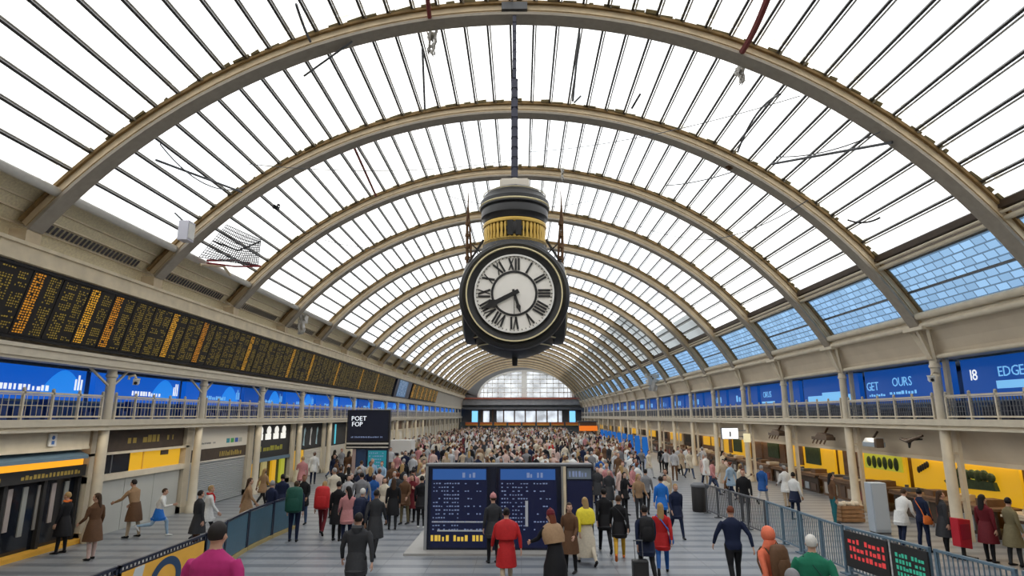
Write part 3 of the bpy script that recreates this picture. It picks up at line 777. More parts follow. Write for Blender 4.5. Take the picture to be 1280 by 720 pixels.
# fittings on the bulkhead
def bulk_fit(name, y, z, label, cat, kind):
    root = empty(name, (13.84, y, z), label, cat)
    if kind == 'stick':
        m = MB(); m.tube([(-.15,-.75,.16),(-.18,-.2,.02),(-.15,.05,-.05),(-.12,.55,.02)],[.04,.07,.09,.05],8); m.build('curved_arm', darkbrn, root)
        m = MB(); m.tube([(-.15,0,-.04),(-.15,.05,-.28)],[.07,.03],8); m.bar((-.05,0,0),(.3,0,.02),.06); m.build('bracket', blackm, root)
    elif kind == 'box':
        m = MB(); m.box(-.35,.05,-.5,.35,-.22,-.05,0); m.prism([(-.35,-.05),(.05,-.05),(.05,.12),(-.25,.1)], 'Y', -.45, .3, 1); m.build('casing', [mat('pale_steel_blue', (.30,.36,.42), .35, metal=.3), steel], root)
        m = MB(); m.box(-.38,-.1,-.65,-.5,-.24,.1); m.bar((-.1,0,.1),(.1,0,.35),.06); m.build('bracket', darkbrn, root)
    else:
        m = MB(); m.box(-.3,.1,-.9,.5,-.12,.02); m.prism([(-.9,.02),(.2,.02),(-.1,.2),(-.8,.12)], 'X', -.28, .05); m.build('casing', darkbrn, root)
        m = MB(); m.bar((-.05,-.2,.1),(.15,-.2,.4),.07); m.build('bracket', brownp, root)
        for q in range(4): m = MB(); m.bar((-.2,-.6+.35*q,-.12),(-.25,-.5+.35*q,-.3),.05); m.build('prong', brownp, root)
    return root
bulk_fit('wall_mounted_lamp', 24.3, 2.86, 'pale grey box lamp with brown bracket on the tan bulkhead right', 'lamp', 'box')
bulk_fit('wall_mounted_lamp', 22.0, 2.98, 'dark curved arm fitting on the tan bulkhead above the plant shelf', 'lamp', 'stick')
bulk_fit('wall_mounted_lamp', 28.5, 2.86, 'brown boxy fitting on tan bulkhead beyond the second visible right column', 'lamp', 'duct')
bulk_fit('wall_mounted_lamp', 33.5, 2.90, 'brown boxy fitting on tan bulkhead beside the white lit sign', 'lamp', 'duct')
# white lit sign on a right column
root = empty('lit_sign', (12.45, 37.0, 2.45), 'white illuminated box sign hung beside a right-hand column', 'sign')
m = MB(); m.box(-.5,.5,-.08,.08,0,.66); m.build('casing', dgrey, root)
m = MB(); m.box(-.47,.47,-.10,-.08,.03,.63,0); m.box(-.05,.05,-.105,-.10,.15,.45,1); m.build('lit_face', [emat('white_sign_face', (.95,.97,1.), 1.3), dgrey], root)
m = MB(); m.bar((.5,0,.5),(1.0,.1,.5),.06); m.bar((.5,0,.15),(1.0,.1,.15),.06); m.build('bracket', dgrey, root)
root = empty('lit_sign', (13.0, 36.2, 2.3), 'small cream lit notice on the column beside the white box sign', 'sign')
m = MB(); m.box(-.02,.36,-.05,.05,0,.5); m.build('lit_face', emat('cream_sign_face', (.8,.72,.45), .7), root); m = MB(); m.box(.1,.3,.05,.5,.2,.3); m.build('bracket', dgrey, root)
# security cameras at the galleries
def cam_unit(loc, label, s):
    root = empty('mounted_security_camera', loc, label, 'camera')
    m = MB(); m.tube([(0,0,.28),(0,0,.38),(-s*.22,-.05,.42),(-s*.3,-.08,.3)],.035,8); m.build('arm', creamd, root)
    m = MB(); m.bar((-s*.22,.1,.24),(-s*.42,-.28,.16),.16,.14); m.bar((-s*.2,.12,.32),(-s*.45,-.3,.25),.2,.02); m.build('housing', white, root)
    m = MB(); m.tube([(-s*.41,-.26,.165),(-s*.45,-.33,.15)],.05,10); m.build('lens', black, root)
cam_unit((13.35, 19.5, 4.75), 'cream security camera on the nearest right column beside a blue sign', 1)
cam_unit((-13.02, 19.95, 4.7), 'white security camera on the nearest left column beside a blue sign', -1)

# ------------------------------------------------------------------ barriers
def fence(p0, p1, label, h=1.1, mt=None, infill=True, group='blue-grey crowd barriers'):
    p0, p1 = Vector((*p0,0)), Vector((*p1,0)); d = p1-p0; p0 = p0+d.normalized()*.06; L = d.length-.12; rz = math.atan2(d.y, d.x)
    mt = mt or blgrey
    root = empty('crowd_barrier', p0, label, 'barrier', group, rz)
    m = MB(); m.bar((0,0,h),(L,0,h),.07,.05); m.build('top_rail', mt, root)
    m = MB(); m.bar((0,0,.12),(L,0,.12),.04,.04); m.build('bottom_rail', mt, root)
    n = max(2, round(L/1.25)+1)
    for k in range(n):
        m = MB(); x = .03+(L-.06)*k/(n-1); m.box(x-.03,x+.03,-.03,.03,0,h+.03); m.box(x-.06,x+.06,-.14,.14,0,.03); m.build('post', mt, root)
    if infill:
        m = MB(); k = int(L/.11)
        for q in range(k): m.box(.08+q*.11,.10+q*.11,-.009,.009,.12,h)
        m.build('bar_lattice', mt, root)
    return root
RB = [(9.35,9.4),(8.85,11.6),(8.5,13.4),(8.05,16.0),(7.97,18.3),(7.92,20.6),(7.65,23.2),(7.43,25.5)]
RN = ['blue-grey barrier nearest the lower right corner','blue-grey barrier just before the red and green sign boards','blue-grey barrier carrying the red and green sign boards',
      'blue-grey barrier just beyond the red and green sign boards','blue-grey barrier beside the man in the dark jumper','dark barrier in mid walkway on the right','dark barrier ending at the black bin on the right']
for k in range(7): fence(RB[k], RB[k+1], RN[k], mt=blgrey if k < 5 else dgrey)
d = Vector((8.05-8.5, 2.6, 0)).normalized()
def board_on_barrier(a, b, label, colr, rows):
    p = Vector((8.5,13.4,0)); nrm = Vector((-d.y, d.x, 0)); rz = math.atan2(d.y, d.x)
    root = empty('sign_board', p+d*a+nrm*.05, label, 'sign', None, rz)
    m = MB(); m.box(0,b-a,0,.04,.22,1.04); r = random.Random(7+len(label))
    for q in range(rows): glyphs(m, (.1,.041,.78-(.52/rows)*q),(1,0,0),(0,0,1),9,b-a-.2,.34/rows,1,r,(0,.002,0),.92,.22)
    m.build('board', [blackm, colr], root)
    for xx in (.1, b-a-.1):
        m = MB(); m.box(xx-.02,xx+.02,-.06,0,.9,1.06); m.build('clip', steel, root)
board_on_barrier(1.15, 2.55, 'black sign board with red lettering fixed to the right barrier', e_red, 3)
board_on_barrier(.05, 1.05, 'black sign board with green blocks fixed to the right barrier', e_green, 4)
# black litter bin at the far end of the right barrier
root = empty('litter_bin', (7.28, 25.9, 0), 'black cylindrical litter bin at the far end of the right barrier', 'bin')
m = MB(); m.lathe([(0,0),(.27,0),(.29,.05),(.29,.95),(.26,1.0),(0,1.0)], 20); m.build('body', blackm, root, smooth=True)
m = MB(); m.lathe([(.30,.95),(.32,.99),(.30,1.05),(.18,1.12),(0,1.14)], 20); m.build('lid', dgrey, root, smooth=True)
# left: banner panels and blue screens round the stairwell
LBY = [8.6, 11.6, 14.7]
for k in range(2):
    root = empty('banner_barrier', (-7.3, LBY[k], 0), ['orange banner barrier at the lower left edge of frame','orange banner barrier with a dark blue ring behind the magenta shirt'][k], 'barrier', 'orange banner barriers')
    L = LBY[k+1]-LBY[k]-.05
    m = MB(); m.box(-.03,.03,0,L,.1,1.0); ban = m.build('banner', orangep, root)
    m = MB(); cy, cz = (L*.5, .55) if k else (L*.65, .55)
    o_ = len(m.v); n = 36
    for q in range(n):
        t = 2*PI*q/n
        for rr in (.27, .42): m.v.append((.035, cy+rr*math.cos(t)*1.35, cz+rr*math.sin(t)))
    for q in range(n):
        a, b = o_+2*q, o_+2*((q+1)%n); m.f.append([a,a+1,b+1,b]); m.m.append(0)
    m.build('ring_emblem', mat('ring_blue_%d' % k, (.015,.05,.12), .5), ban)
    m = MB(); m.prism([(.1,.1),(.5,.1),(.75,1.0),(.45,1.0)], 'X', .031, .036); m.build('pale_stripe', mat('banner_white_%d' % k, (.55,.58,.58), .6), ban)
    m = MB(); m.bar((0,0,1.12),(0,L,1.12),.06,.05); m.bar((0,0,1.02),(0,L,1.02),.03,.03); m.build('top_rail', navy, root)
    m = MB(); m.box(-.01,.01,-.015,.015,1.0,1.12); bar0 = m.build('baluster', navy, root, (0,.065,0))
    for q in range(1, int(L/.12)): bq_ = bar0.copy(); COL.objects.link(bq_); bq_.location = (0,.065+.12*q,0)
    for y in (.03, L-.03):
        m = MB(); m.box(-.03,.03,y-.03,y+.03,0,1.14); m.box(-.15,.15,y-.05,y+.05,0,.03); m.build('post', navy, root)
tealm = mat('teal_blue_panel', (.05,.12,.17), .35, var=.2)
LB = [(-7.35,14.8),(-7.75,16.6),(-7.95,18.4),(-7.95,20.2),(-7.85,22.0)]
LN = ['teal panel barrier joining the orange banner','teal panel barrier behind the person in the brown coat','teal panel barrier near the foot of the green-backpack walker','teal panel barrier at the far end of the left row']
for k in range(4):
    p0, p1 = Vector((*LB[k],0)), Vector((*LB[k+1],0)); dd = p1-p0; L = dd.length-.04
    root = empty('panel_barrier', p0, LN[k], 'barrier', 'teal panel barriers', math.atan2(dd.y, dd.x))
    m = MB(); m.box(.05,L-.05,-.02,.02,.12,1.05); m.build('panel', tealm, root)
    m = MB(); m.bar((0,0,1.1),(L,0,1.1),.08,.05); m.build('top_rail', navy, root)
    m = MB(); m.box(0,L,-.06,.06,0,.10); m.build('kerb', mat('yellow_kerb_%d' % k, (.42,.33,.14), .7), root)
    for x in (.03, L-.03):
        m = MB(); m.box(x-.03,x+.03,-.035,.035,0,1.1); m.build('post', navy, root)

# ------------------------------------------------------------------ information kiosk in the middle of the concourse
root = empty('information_kiosk', (-.77, 18.3, 0), 'low navy information kiosk with two lit screens in mid concourse', 'kiosk')
kx0, kx1 = -1.96, 1.96
m = MB(); m.box(kx0-.55,kx1+.92,-.5,3.6,0,.06); m.build('plinth', mat('stone_plinth', (.36,.35,.33), .6, var=.08), root)
m = MB(); m.box(kx0,kx1,.0,.5,.06,2.36); m.build('housing', navy, root)
for xa, xb in ((kx0-.06,kx0+.02),(kx1-.02,kx1+.04)): m = MB(); m.box(xa,xb,-.06,.56,.06,2.36); m.build('side_frame', steel, root)
m = MB(); m.box(kx0-.06,kx1+.9,-.06,.56,2.36,2.42); m.build('top_cap', dgrey, root)
m = MB(); m.box(-.12,.06,-.05,.02,.06,2.36,0); m.build('mullion', navy, root)
r = random.Random(15)
for k, (a, b) in enumerate(((kx0+.12,-.22),(.14,kx1-.16))):
    m = MB(); m.box(a,b,-.03,.01,.12,2.30,0); hd = MB(); hd.box(a+.03,b-.03,-.034,-.03,1.98,2.28,0)
    glyphs(hd, (a+.8,-.036,2.04),(1,0,0),(0,0,1),5,.5,.14,1,r,(0,0,0),.9,.2)
    for q in range(13):
        z = 1.86-q*.105
        glyphs(m, (a+.06,-.034,z),(1,0,0),(0,0,1),10,(b-a)*.48,.035,2,r,(0,0,0),.75,.3)
        if q % 2 == 0: glyphs(m, (a+(b-a)*.6,-.034,z),(1,0,0),(0,0,1),6,(b-a)*.32,.035,2,r,(0,0,0),.6,.3)
    if k == 0:
        m.box(a+.04,b-.1,-.034,-.03,.80,.84,3); m.box(a+.2,b-.1,-.034,-.03,.56,.60,3)
        glyphs(m, (a+.02,-.036,.30),(1,0,0),(0,0,1),14,b-a-.1,.16,4,r,(0,0,0),.95,.2)
    else:
        m.box(a+.75,a+.83,-.036,-.03,.7,1.4,3)
    scr = m.build('screen', [e_navy, e_hdr, e_txt, mat('pale_screen_rule_%d' % k, (.55,.58,.62), .4), e_ytxt], root); hd.build('header_strip', [e_hdr, e_txt], scr)
m = MB(); m.box(kx1+.04,kx1+.12,-.08,.5,.06,2.36); m.build('side_post', creamd, root)
m = MB(); m.box(kx1+.12,kx1+.90,.05,.5,.06,2.36,0); m.box(kx1+.16,kx1+.86,.03,.05,.2,1.95,1); m.box(kx1+.16,kx1+.86,.03,.05,2.0,2.3,2)
glyphs(m, (kx1+.22,.028,2.06),(1,0,0),(0,0,1),6,.55,.16,3,r,(0,0,0),.9); m.build('side_screen', [navy, e_navy, mat('grey_header', (.2,.25,.3), .5), e_txt], root)

# ------------------------------------------------------------------ black screen totem on the left
root = empty('screen_totem', (-8.2, 33, 0), 'tall totem with a big black screen of white lettering, left of the kiosk', 'screen')
m = MB(); m.box(-1.15,1.15,0,.35,2.08,4.12); m.build('screen_housing', black, root)
m = MB(); m.box(-1.08,1.08,-.02,0,2.5,4.05); scr = m.build('screen', emat('black_screen', (.004,.006,.018), .5), root)
text('POET', .34, e_white, scr, (-.5,-.03,3.66), FACE_S); text('FOP', .34, e_white, scr, (-.58,-.03,3.36), FACE_S)
m = MB(); glyphs(m, (-.9,-.025,2.66),(1,0,0),(0,0,1),26,1.7,.07,0,r,(0,0,0),.9,.25); m.build('small_lettering', e_txt, scr)
m = MB(); m.box(-1.12,1.12,-.04,0,2.32,2.40); m.box(-1.12,1.12,-.04,0,2.14,2.20); m.build('light_bar', offw, root)
m = MB(); m.box(-.80,-.62,.05,.3,0,2.08); m.build('column_post', mat('pinkish_post', (.42,.30,.26), .6), root)
m = MB(); m.box(.0,1.1,.0,.34,.1,2.08); m.build('lower_housing', navy, root)
m = MB(); m.box(.06,1.04,-.02,0,1.05,2.0,0); [glyphs(m, (.12,-.024,1.2+.16*q),(1,0,0),(0,0,1),8,.8,.06,1,r,(0,0,0),.8) for q in range(5)]; m.build('lower_screen', [e_teal, e_txt], root)
m = MB(); m.box(-.62,-.05,.1,.3,.3,2.08); m.build('side_panel', mat('dark_blue_side', (.02,.05,.12), .4), root)
m = MB(); m.box(-.9,1.15,-.1,.5,0,.1); m.build('base', dgrey, root)
# white stall behind it
root = empty('white_stall', (-9.6, 44, 0), 'white box-topped stall in the crowd beside the black screen totem', 'stall')
m = MB(); m.box(.2,1.8,0,1.6,1.25,2.1); m.build('canopy', mat('white_canopy', (.66,.64,.60), .5), root)
m = MB(); m.box(.1,1.9,.1,1.5,0,.95); m.build('counter', offw, root)
for a in (.08, 1.92):
    m = MB(); m.box(a-.05,a+.05,.05,.15,0,1.1); m.build('post', steel, root)

# ------------------------------------------------------------------ blue banner stands and an orange-topped cabin far on the right
def banner_stand():
    root = empty('banner_stand', (0,0,0), '', 'banner', 'blue banner stands in the far right row')
    m = MB(); n = 10
    for k in range(n+1):
        t = k/n; m.v.append((.05*math.sin(t*PI), -.45+.12*math.sin(t*PI*.5), .12+1.8*t)); m.v.append((.05*math.sin(t*PI), .45-.2*max(0,t-.7), .12+1.8*t))
    for k in range(n): m.f.append([2*k,2*k+1,2*k+3,2*k+2]); m.m.append(0)
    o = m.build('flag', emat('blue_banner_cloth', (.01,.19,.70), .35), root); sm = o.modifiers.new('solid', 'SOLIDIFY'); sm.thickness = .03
    m = MB(); m.tube([(0,-.48,0),(0,-.48,1.95)],.02,8); m.build('pole', steel, root)
    m = MB(); m.lathe([(0,0),(.28,0),(.28,.04),(.05,.12),(0,.12)], 14); m.build('base', dgrey, root)
    return root
proto = banner_stand()
for k in range(9):
    o = proto if k == 0 else copy_tree(proto)
    place(o, (11.4, 57+3.7*k, 0), .5, 'bright blue banner stand, %s in the row on the far right' % ORD[k], 'blue banner stands in the far right row')
root = empty('cabin', (10.6, 96, 0), 'brown cabin with an orange sign at the far end of the blue banners', 'cabin')
m = MB(); m.box(-1.4,1.2,0,2,0,2.9); m.build('body', brownp, root); m = MB(); m.box(-1.5,1.3,-.1,0,1.55,2.3); m.build('sign', emat('orange_sign', (1.,.22,.02), .7), root)
m = MB(); m.box(-1.6,1.4,-.2,2.2,2.9,3.05); m.build('roof', dgrey, root)
# ------------------------------------------------------------------ far end of the hall
m = MB()
AFX, AFZ, AFR = 1.1, 7.9, 10.6                         # the fan window: half ellipse
def fan(t, k=1.): return (AFX+AFR*k*math.cos(t), AFZ+5.9*k*math.sin(t))
N = 48
inner = [fan(PI*i/N) for i in range(N+1)]
outer = [arc(TR+(TL-TR)*i/N, 15.95) for i in range(N+1)]
for i in range(N):
    a, b, c, d = inner[i], inner[i+1], outer[i+1], outer[i]
    m.quad((a[0],YF,a[1]), (b[0],YF,b[1]), (c[0],YF,c[1]), (d[0],YF,d[1]))
m.box(-18.3,18.6,YF,YF+.3,4.9,7.9)
m.quad((-18.3,YF,7.9),(-9.3,YF,7.9),(-12.4,YF,9.0),(-18.3,YF,9.0)); m.quad((11.6,YF,7.9),(18.6,YF,7.9),(18.6,YF,8.2),(12.9,YF,8.2)); m.quad((13.2,YF,6.6),(18.6,YF,6.6),(18.6,YF,7.9),(13.2,YF,7.9))
for x0, x1 in ((-18.3,-11.0),(-9.6,-8.4),(-7.0,-5.4),(9.2,10.6),(12.2,18.6)): m.box(x0,x1,YF,YF+.3,2.0,4.9)
m.box(-18.3,18.6,YF,YF+.3,0,2.0)
struct(m, 'wall_far', mat('far_wall_paint', (.16,.165,.17), .7, var=.2, scale=.5))
m = MB()
for i in range(N):
    a, b = fan(PI*i/N), fan(PI*(i+1)/N); m.bar((a[0],YF-.2,a[1]), (b[0],YF-.2,b[1]), .5, .4)
for k in range(1, 20): 
    t = PI*k/20; a = fan(t, .0); b = fan(t, 1.); m.bar((b[0],YF-.15,AFZ), (b[0],YF-.15,b[1]), .12, .14)
for kk in (.18,.35,.52,.68,.84):
    z = AFZ+5.9*kk; hw = AFR*math.sqrt(1-kk*kk); m.bar((AFX-hw,YF-.15,z),(AFX+hw,YF-.15,z),.34 if kk == .35 else .14,.2)
m.box(AFX-.9,AFX+.3,YF-.25,YF-.05,AFZ,AFZ+5.7)
o = struct(m, 'window_200', white)
g = MB(); pts = [fan(PI*i/N, .98) for i in range(N+1)]
g.add([(p[0],YF+.05,p[1]) for p in pts], [list(range(N+1))]); gp = g.build('window_pane', glass_mat('fan_window_glass', (.42,.43,.42), .2, (.6,.6,.6), stain=.6), o)
m = MB(); m.box(-12.9,13.3,YF-1.2,YF-.3,7.45,7.8); struct(m, 'trim_200', mat('red_oxide_beam', (.40,.12,.08), .6))
m = MB(); m.box(-13,13.4,YF-.8,YF-.4,6.2,7.4); struct(m, 'trim_201', mat('pale_grey_band', (.30,.30,.31), .6, var=.3, scale=1.5))
m = MB(); m.box(-13,13.4,YF-3.0,YF-.4,5.2,5.6); struct(m, 'trim_202', dgrey)
m = MB()
for x in (-11,-8.6,-6.2,-3.8,-1.4,1,3.4,5.8,8.2,10.6): m.box(x-.14,x+.14,YF-1.3,YF-1.0,2.2,5.2)
struct(m, 'trim_203', brownp)
m = MB(); m.quad((-8.4,YF+.12,2),(9.2,YF+.12,2),(9.2,YF+.12,4.9),(-8.4,YF+.12,4.9)); struct(m, 'window_201', glass_mat('far_window_glass', (.40,.43,.46), .2, (.6,.6,.6), stain=.7))
m = MB(); m.quad((-11,YF+.12,2),(-8.4,YF+.12,2),(-8.4,YF+.12,4.9),(-11,YF+.12,4.9)); m.quad((9.2,YF+.12,2),(12.2,YF+.12,2),(12.2,YF+.12,4.9),(9.2,YF+.12,4.9)); struct(m, 'window_202', glass_mat('far_blue_glass', (.12,.34,.55), .2, (.2,.4,.6)))
m = MB(); m.box(-13.2,13.5,YF-3.2,YF-2.9,.0,2.3); m.box(-13.2,13.5,YF-3.3,YF-2.8,2.3,2.5); struct(m, 'wall_far_lower', mat('slate_cladding', (.08,.11,.13), .5))
# orange-lit row of shop awnings under it
for k in range(8):
    root = empty('awning', (-12+3.1*k, YF-3.9, 1.95), 'orange and brown awning, %s from the left under the far wall' % ORD[k], 'awning', 'awnings under the far wall')
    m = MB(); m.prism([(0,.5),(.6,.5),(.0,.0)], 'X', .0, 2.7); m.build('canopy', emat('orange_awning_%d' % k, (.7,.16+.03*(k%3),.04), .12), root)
    m = MB(); m.box(0,2.7,-.04,.04,-.12,.02); m.build('valance', orangep, root)

# ------------------------------------------------------------------ the hanging clock
CX, CY, CZ, CR = -.14, 14.45, 6.50, 1.26
clock = empty('hanging_clock', (CX, CY, CZ), 'large black four-faced station clock with gilt rings hanging from the roof', 'clock')
def drum(axis, R, H, name):
    m = MB()
    m.lathe([(0,-H),(R*.90,-H),(R*.93,-H-.03),(R*.985,-H),(R,-H+.05),(R,-H+.22),(R*.965,-H+.25),(R*.965,-.12),(R*.985,-.1),(R*.985,.1),(R*.965,.12),(R*.965,H-.25),(R,H-.22),(R,H-.05),(R*.985,H),(R*.93,H+.03),(R*.90,H),(0,H)], 64, axis)
    m.build(name, black, clock, smooth=True)
drum('Y', CR, 1.18, 'drum'); drum('X', CR*.80, 1.16, 'cross_drum')
m = MB()
for zc, rr in ((-.86,1.02),(-1.02,.86),(-1.15,.62)): m.lathe([(rr,zc+.07),(rr+.05,zc+.03),(rr+.05,zc-.03),(rr-.02,zc-.07)], 48, 'Z')
m.lathe([(1.0,-.8),(.95,-.98),(.8,-1.12),(.55,-1.24),(.2,-1.32),(.07,-1.34),(.06,-1.52),(0,-1.54)], 48, 'Z'); m.build('lower_boss', black, clock, smooth=True)
m = MB(); m.lathe([(1.045,-.915),(1.075,-.90),(1.045,-.885)], 64, 'Z'); m.lathe([(.875,-1.085),(.905,-1.07),(.875,-1.055)], 64, 'Z'); m.build('gilt_band', goldpale, clock, smooth=True)
ROM = ['XII','I','II','III','IIII','V','VI','VII','VIII','IX','X','XI']
def dial(R):
    """a dial in the XZ plane facing -Y"""
    parts = []
    def ring(r0, r1, y0, y1, n=72):
        m = MB(); m.lathe([(r0,y1),(r0,y0),(r1,y0),(r1,y1)], n, 'Y'); return m
    m = MB(); m.lathe([(0,0),(R*.69,0),(R*.69,.03),(0,.03)], 64, 'Y'); parts.append(('dial_face', m, ivory))
    m = ring(R*.845, R*.868, -.05, .02); parts.append(('gilt_ring', m, goldpale))
    m = ring(R*.685, R*.715, -.045, .02); parts.append(('chapter_rim', m, white))
    m = ring(R*.375, R*.415, -.02, .0); 
    for k in range(60):
        t = 2*PI*k/60; u = Vector((math.sin(t),0,math.cos(t))); v = Vector((math.cos(t),0,-math.sin(t)))
        m.obox(u*R*.668+Vector((0,-.012,0)), v*R*.006, Vector((0,.006,0)), u*R*.014)
    parts.append(('minute_track', m, black))
    for k in range(12):
        m = MB()
        t = 2*PI*k/12; u = Vector((math.sin(t),0,math.cos(t))); v = Vector((math.cos(t),0,-math.sin(t)))
        W = {'I':.055,'V':.105,'X':.110}; tot = sum(W[c] for c in ROM[k])*R; x = -tot/2
        for c in ROM[k]:
            w_ = W[c]*R; xc = x+w_/2; x += w_
            lo, hi, th = R*.425, R*.645, R*.0175
            def stroke(xa, ra, xb, rb, tk):
                a = v*xa+u*ra; b = v*xb+u*rb; dd = (b-a); L = dd.length; dd = dd/L; nn = dd.cross(Vector((0,1,0)))
                m.obox((a+b)/2+Vector((0,-.015,0)), nn*tk, Vector((0,.008,0)), dd*L/2)
            if c == 'I': stroke(xc, lo, xc, hi, th)
            elif c == 'V': stroke(xc, lo, xc-w_*.36, hi, th); stroke(xc, lo, xc+w_*.36, hi, th*.55)
            else: stroke(xc+w_*.36, lo, xc-w_*.36, hi, th); stroke(xc-w_*.36, lo, xc+w_*.36, hi, th*.55)
        parts.append(('roman_numeral', m, black))
    def hand(ang, L, w0, spade, tail):
        m = MB(); u = Vector((math.sin(ang),0,math.cos(ang))); v = Vector((math.cos(ang),0,-math.sin(ang)))
        P = [-v*w0*.5-u*tail, v*w0*.5-u*tail, v*w0*.55+u*L*.55, v*(w0*spade)+u*L*.68, v*w0*.35+u*L*.86, u*L, -v*w0*.35+u*L*.86, -v*(w0*spade)+u*L*.68, -v*w0*.55+u*L*.55]
        n = len(P); a = [p+Vector((0,-.055,0)) for p in P]; b = [p+Vector((0,-.04,0)) for p in P]
        m.add(a+b, [list(range(n)), list(range(n,2*n))[::-1]]+[[i,(i+1)%n,n+(i+1)%n,n+i] for i in range(n)])
        return m
    parts.append(('minute_hand', hand(math.radians(243), R*.63, R*.075, 1.1, R*.09), black))
    parts.append(('hour_hand', hand(math.radians(163), R*.385, R*.045, .9, R*.07), black))
    m = MB(); m.bar((0,-.062,R*.06),(0,-.062,-R*.41),.014,.012); m.lathe([(0,-.075),(R*.045,-.075),(R*.045,-.03),(0,-.03)], 20, 'Y'); parts.append(('second_hand', m, black))
    return parts
DIAL = dial(CR)
dparts = [(n, m.mesh(n, [mt], smooth=n.startswith(('gilt','chapter'))), ) for n, m, mt in DIAL]
for ang, off in ((0, 1.215), (PI/2, 1.195), (PI, 1.215), (-PI/2, 1.195)):
    R_ = Matrix.Rotation(ang, 4, 'Z'); sc = 1. if ang in (0, PI) else .74
    face = bpy.data.objects.new('dial_face', dparts[0][1]); COL.objects.link(face); face.parent = clock
    face.matrix_local = R_ @ Matrix.Translation((0,-off,0)) @ Matrix.Scale(sc, 4)
    for n, me in dparts[1:]:
        o = bpy.data.objects.new(n, me); COL.objects.link(o); o.parent = face
def UP(o): o.scale = (1,1,1.15); o.location.z = .017; return o
# neck, gilded gallery and cap
m = MB(); m.lathe([(.92,.86),(.86,1.05),(.80,1.18),(.80,1.26)], 48, 'Z'); UP(m.build('neck', black, clock, smooth=True))
m = MB(); m.lathe([(.68,1.22),(.68,1.70)], 48, 'Z'); UP(m.build('gallery_core', blackm, clock, smooth=True))
m = MB()
for k in range(44):
    t = 2*PI*k/44; m.lathe([(.038,1.26),(.05,1.31),(.032,1.42),(.05,1.55),(.038,1.62)], 8, 'Z', (.73*math.cos(t),.73*math.sin(t),0))
UP(m.build('gilt_baluster_ring', gold, clock, smooth=True))
m = MB(); m.lathe([(.70,1.62),(.79,1.62),(.80,1.66),(.79,1.70),(.70,1.70)], 48, 'Z'); m.lathe([(.70,1.20),(.80,1.20),(.80,1.27),(.70,1.27)], 48, 'Z'); UP(m.build('gilt_cornice', gold, clock, smooth=True))
m = MB(); m.box(-.17,-.03,-.80,-.70,1.30,1.62); m.box(.03,.17,-.80,-.70,1.30,1.62); m.box(-.20,.20,-.78,-.70,1.42,1.50); m.ell((0,-.78,1.46),.07,.05,.14,10,8); UP(m.build('crest', blackm, clock))
m = MB(); m.lathe([(.70,1.70),(.78,1.72),(.80,1.80),(.84,1.84),(.84,1.98),(.82,2.02),(.87,2.05),(.87,2.20),(.82,2.25),(.78,2.34),(.62,2.46),(.52,2.50),(0,2.52)], 48, 'Z'); UP(m.build('cap', black, clock, smooth=True))
m = MB(); m.lathe([(.872,2.08),(.89,2.10),(.872,2.12)], 48, 'Z'); m.lathe([(.78,2.355),(.80,2.37),(.77,2.385)], 48, 'Z'); UP(m.build('gilt_line', goldpale, clock, smooth=True))
m = MB(); m.box(-.37,.37,-.37,.37,2.50,2.66); m.box(-.33,.33,-.33,.33,2.66,2.70); m.lathe([(.12,2.70),(.10,2.80),(0,2.82)], 16, 'Z'); UP(m.build('top_block', offw, clock, smooth=True))
# lattice hanger up to the ridge, in links
m = MB(); z = 3.28; ztop = 14.62-CZ
m.box(-.045,.045,-.03,.03,3.28,ztop)
k = 0
while z < ztop-.22:
    wd = .085 if z < ztop-2.2 else .05
    m.box(-wd,wd,-.05,.05,z,z+.20); m.tube([(-wd*1.1,0,z+.24),(wd*1.1,0,z+.24)], .03, 6); z += .28; k += 1
m.build('suspension_chain', mat('blue_black_iron', (.035,.037,.065), .5, var=.3), clock)
m = MB(); m.box(-.35,.35,-.12,.12,ztop-.02,ztop+.2); m.build('ridge_bracket', dgrey, clock)
# rusty stay masts each side with their braces
rustm = mat('rusty_iron', (.12,.06,.025), .8, var=.5, scale=9)
for sx in (-1, 1):
    m = MB(); x = sx*1.17
    m.tube([(x,0,.55),(x+sx*.02,0,1.4),(x+sx*.03,0,2.1),(x+sx*.0,0,2.9)], [.028,.038,.032,.010], 8); m.tube([(x-sx*.12,0,.55),(x-sx*.06,0,1.6),(x,0,2.5)], [.022,.03,.010], 8)
    for q in range(9): m.bar((x-sx*.12+sx*.01*q,0,.65+.16*q),(x+sx*.02,0,.75+.16*q),.02,.02)
    for q in range(4): m.tube([(x-.02,0,1.1+.3*q),(x-.01,0,1.18+.3*q)], [.062,.062], 8)
    mast = m.build('stay_mast', rustm, clock)
    m = MB(); m.bar((x,0,.98),(sx*.78,0,1.62),.05,.05); m.bar((x,0,.62),(sx*.86,0,1.0),.06,.06); m.bar((x-sx*.1,0,1.5),(sx*.80,0,1.24),.03,.03)
    for q in range(4): m.bar((sx*(.88+.08*q),0,.62-.03*q),(sx*(.9+.08*q),0,1.05-.1*q),.03,.03)
    m.box(min(sx*.8,sx*1.2),max(sx*.8,sx*1.2),-.06,.06,.55,.66); m.build('brace', blackm, clock)
    m = MB(); m.lathe([(0,-.08),(.06,-.07),(.08,0),(.06,.07),(0,.08)], 10, 'X', (sx*1.27,0,.05)); m.build('side_knob', blackm, clock, smooth=True)

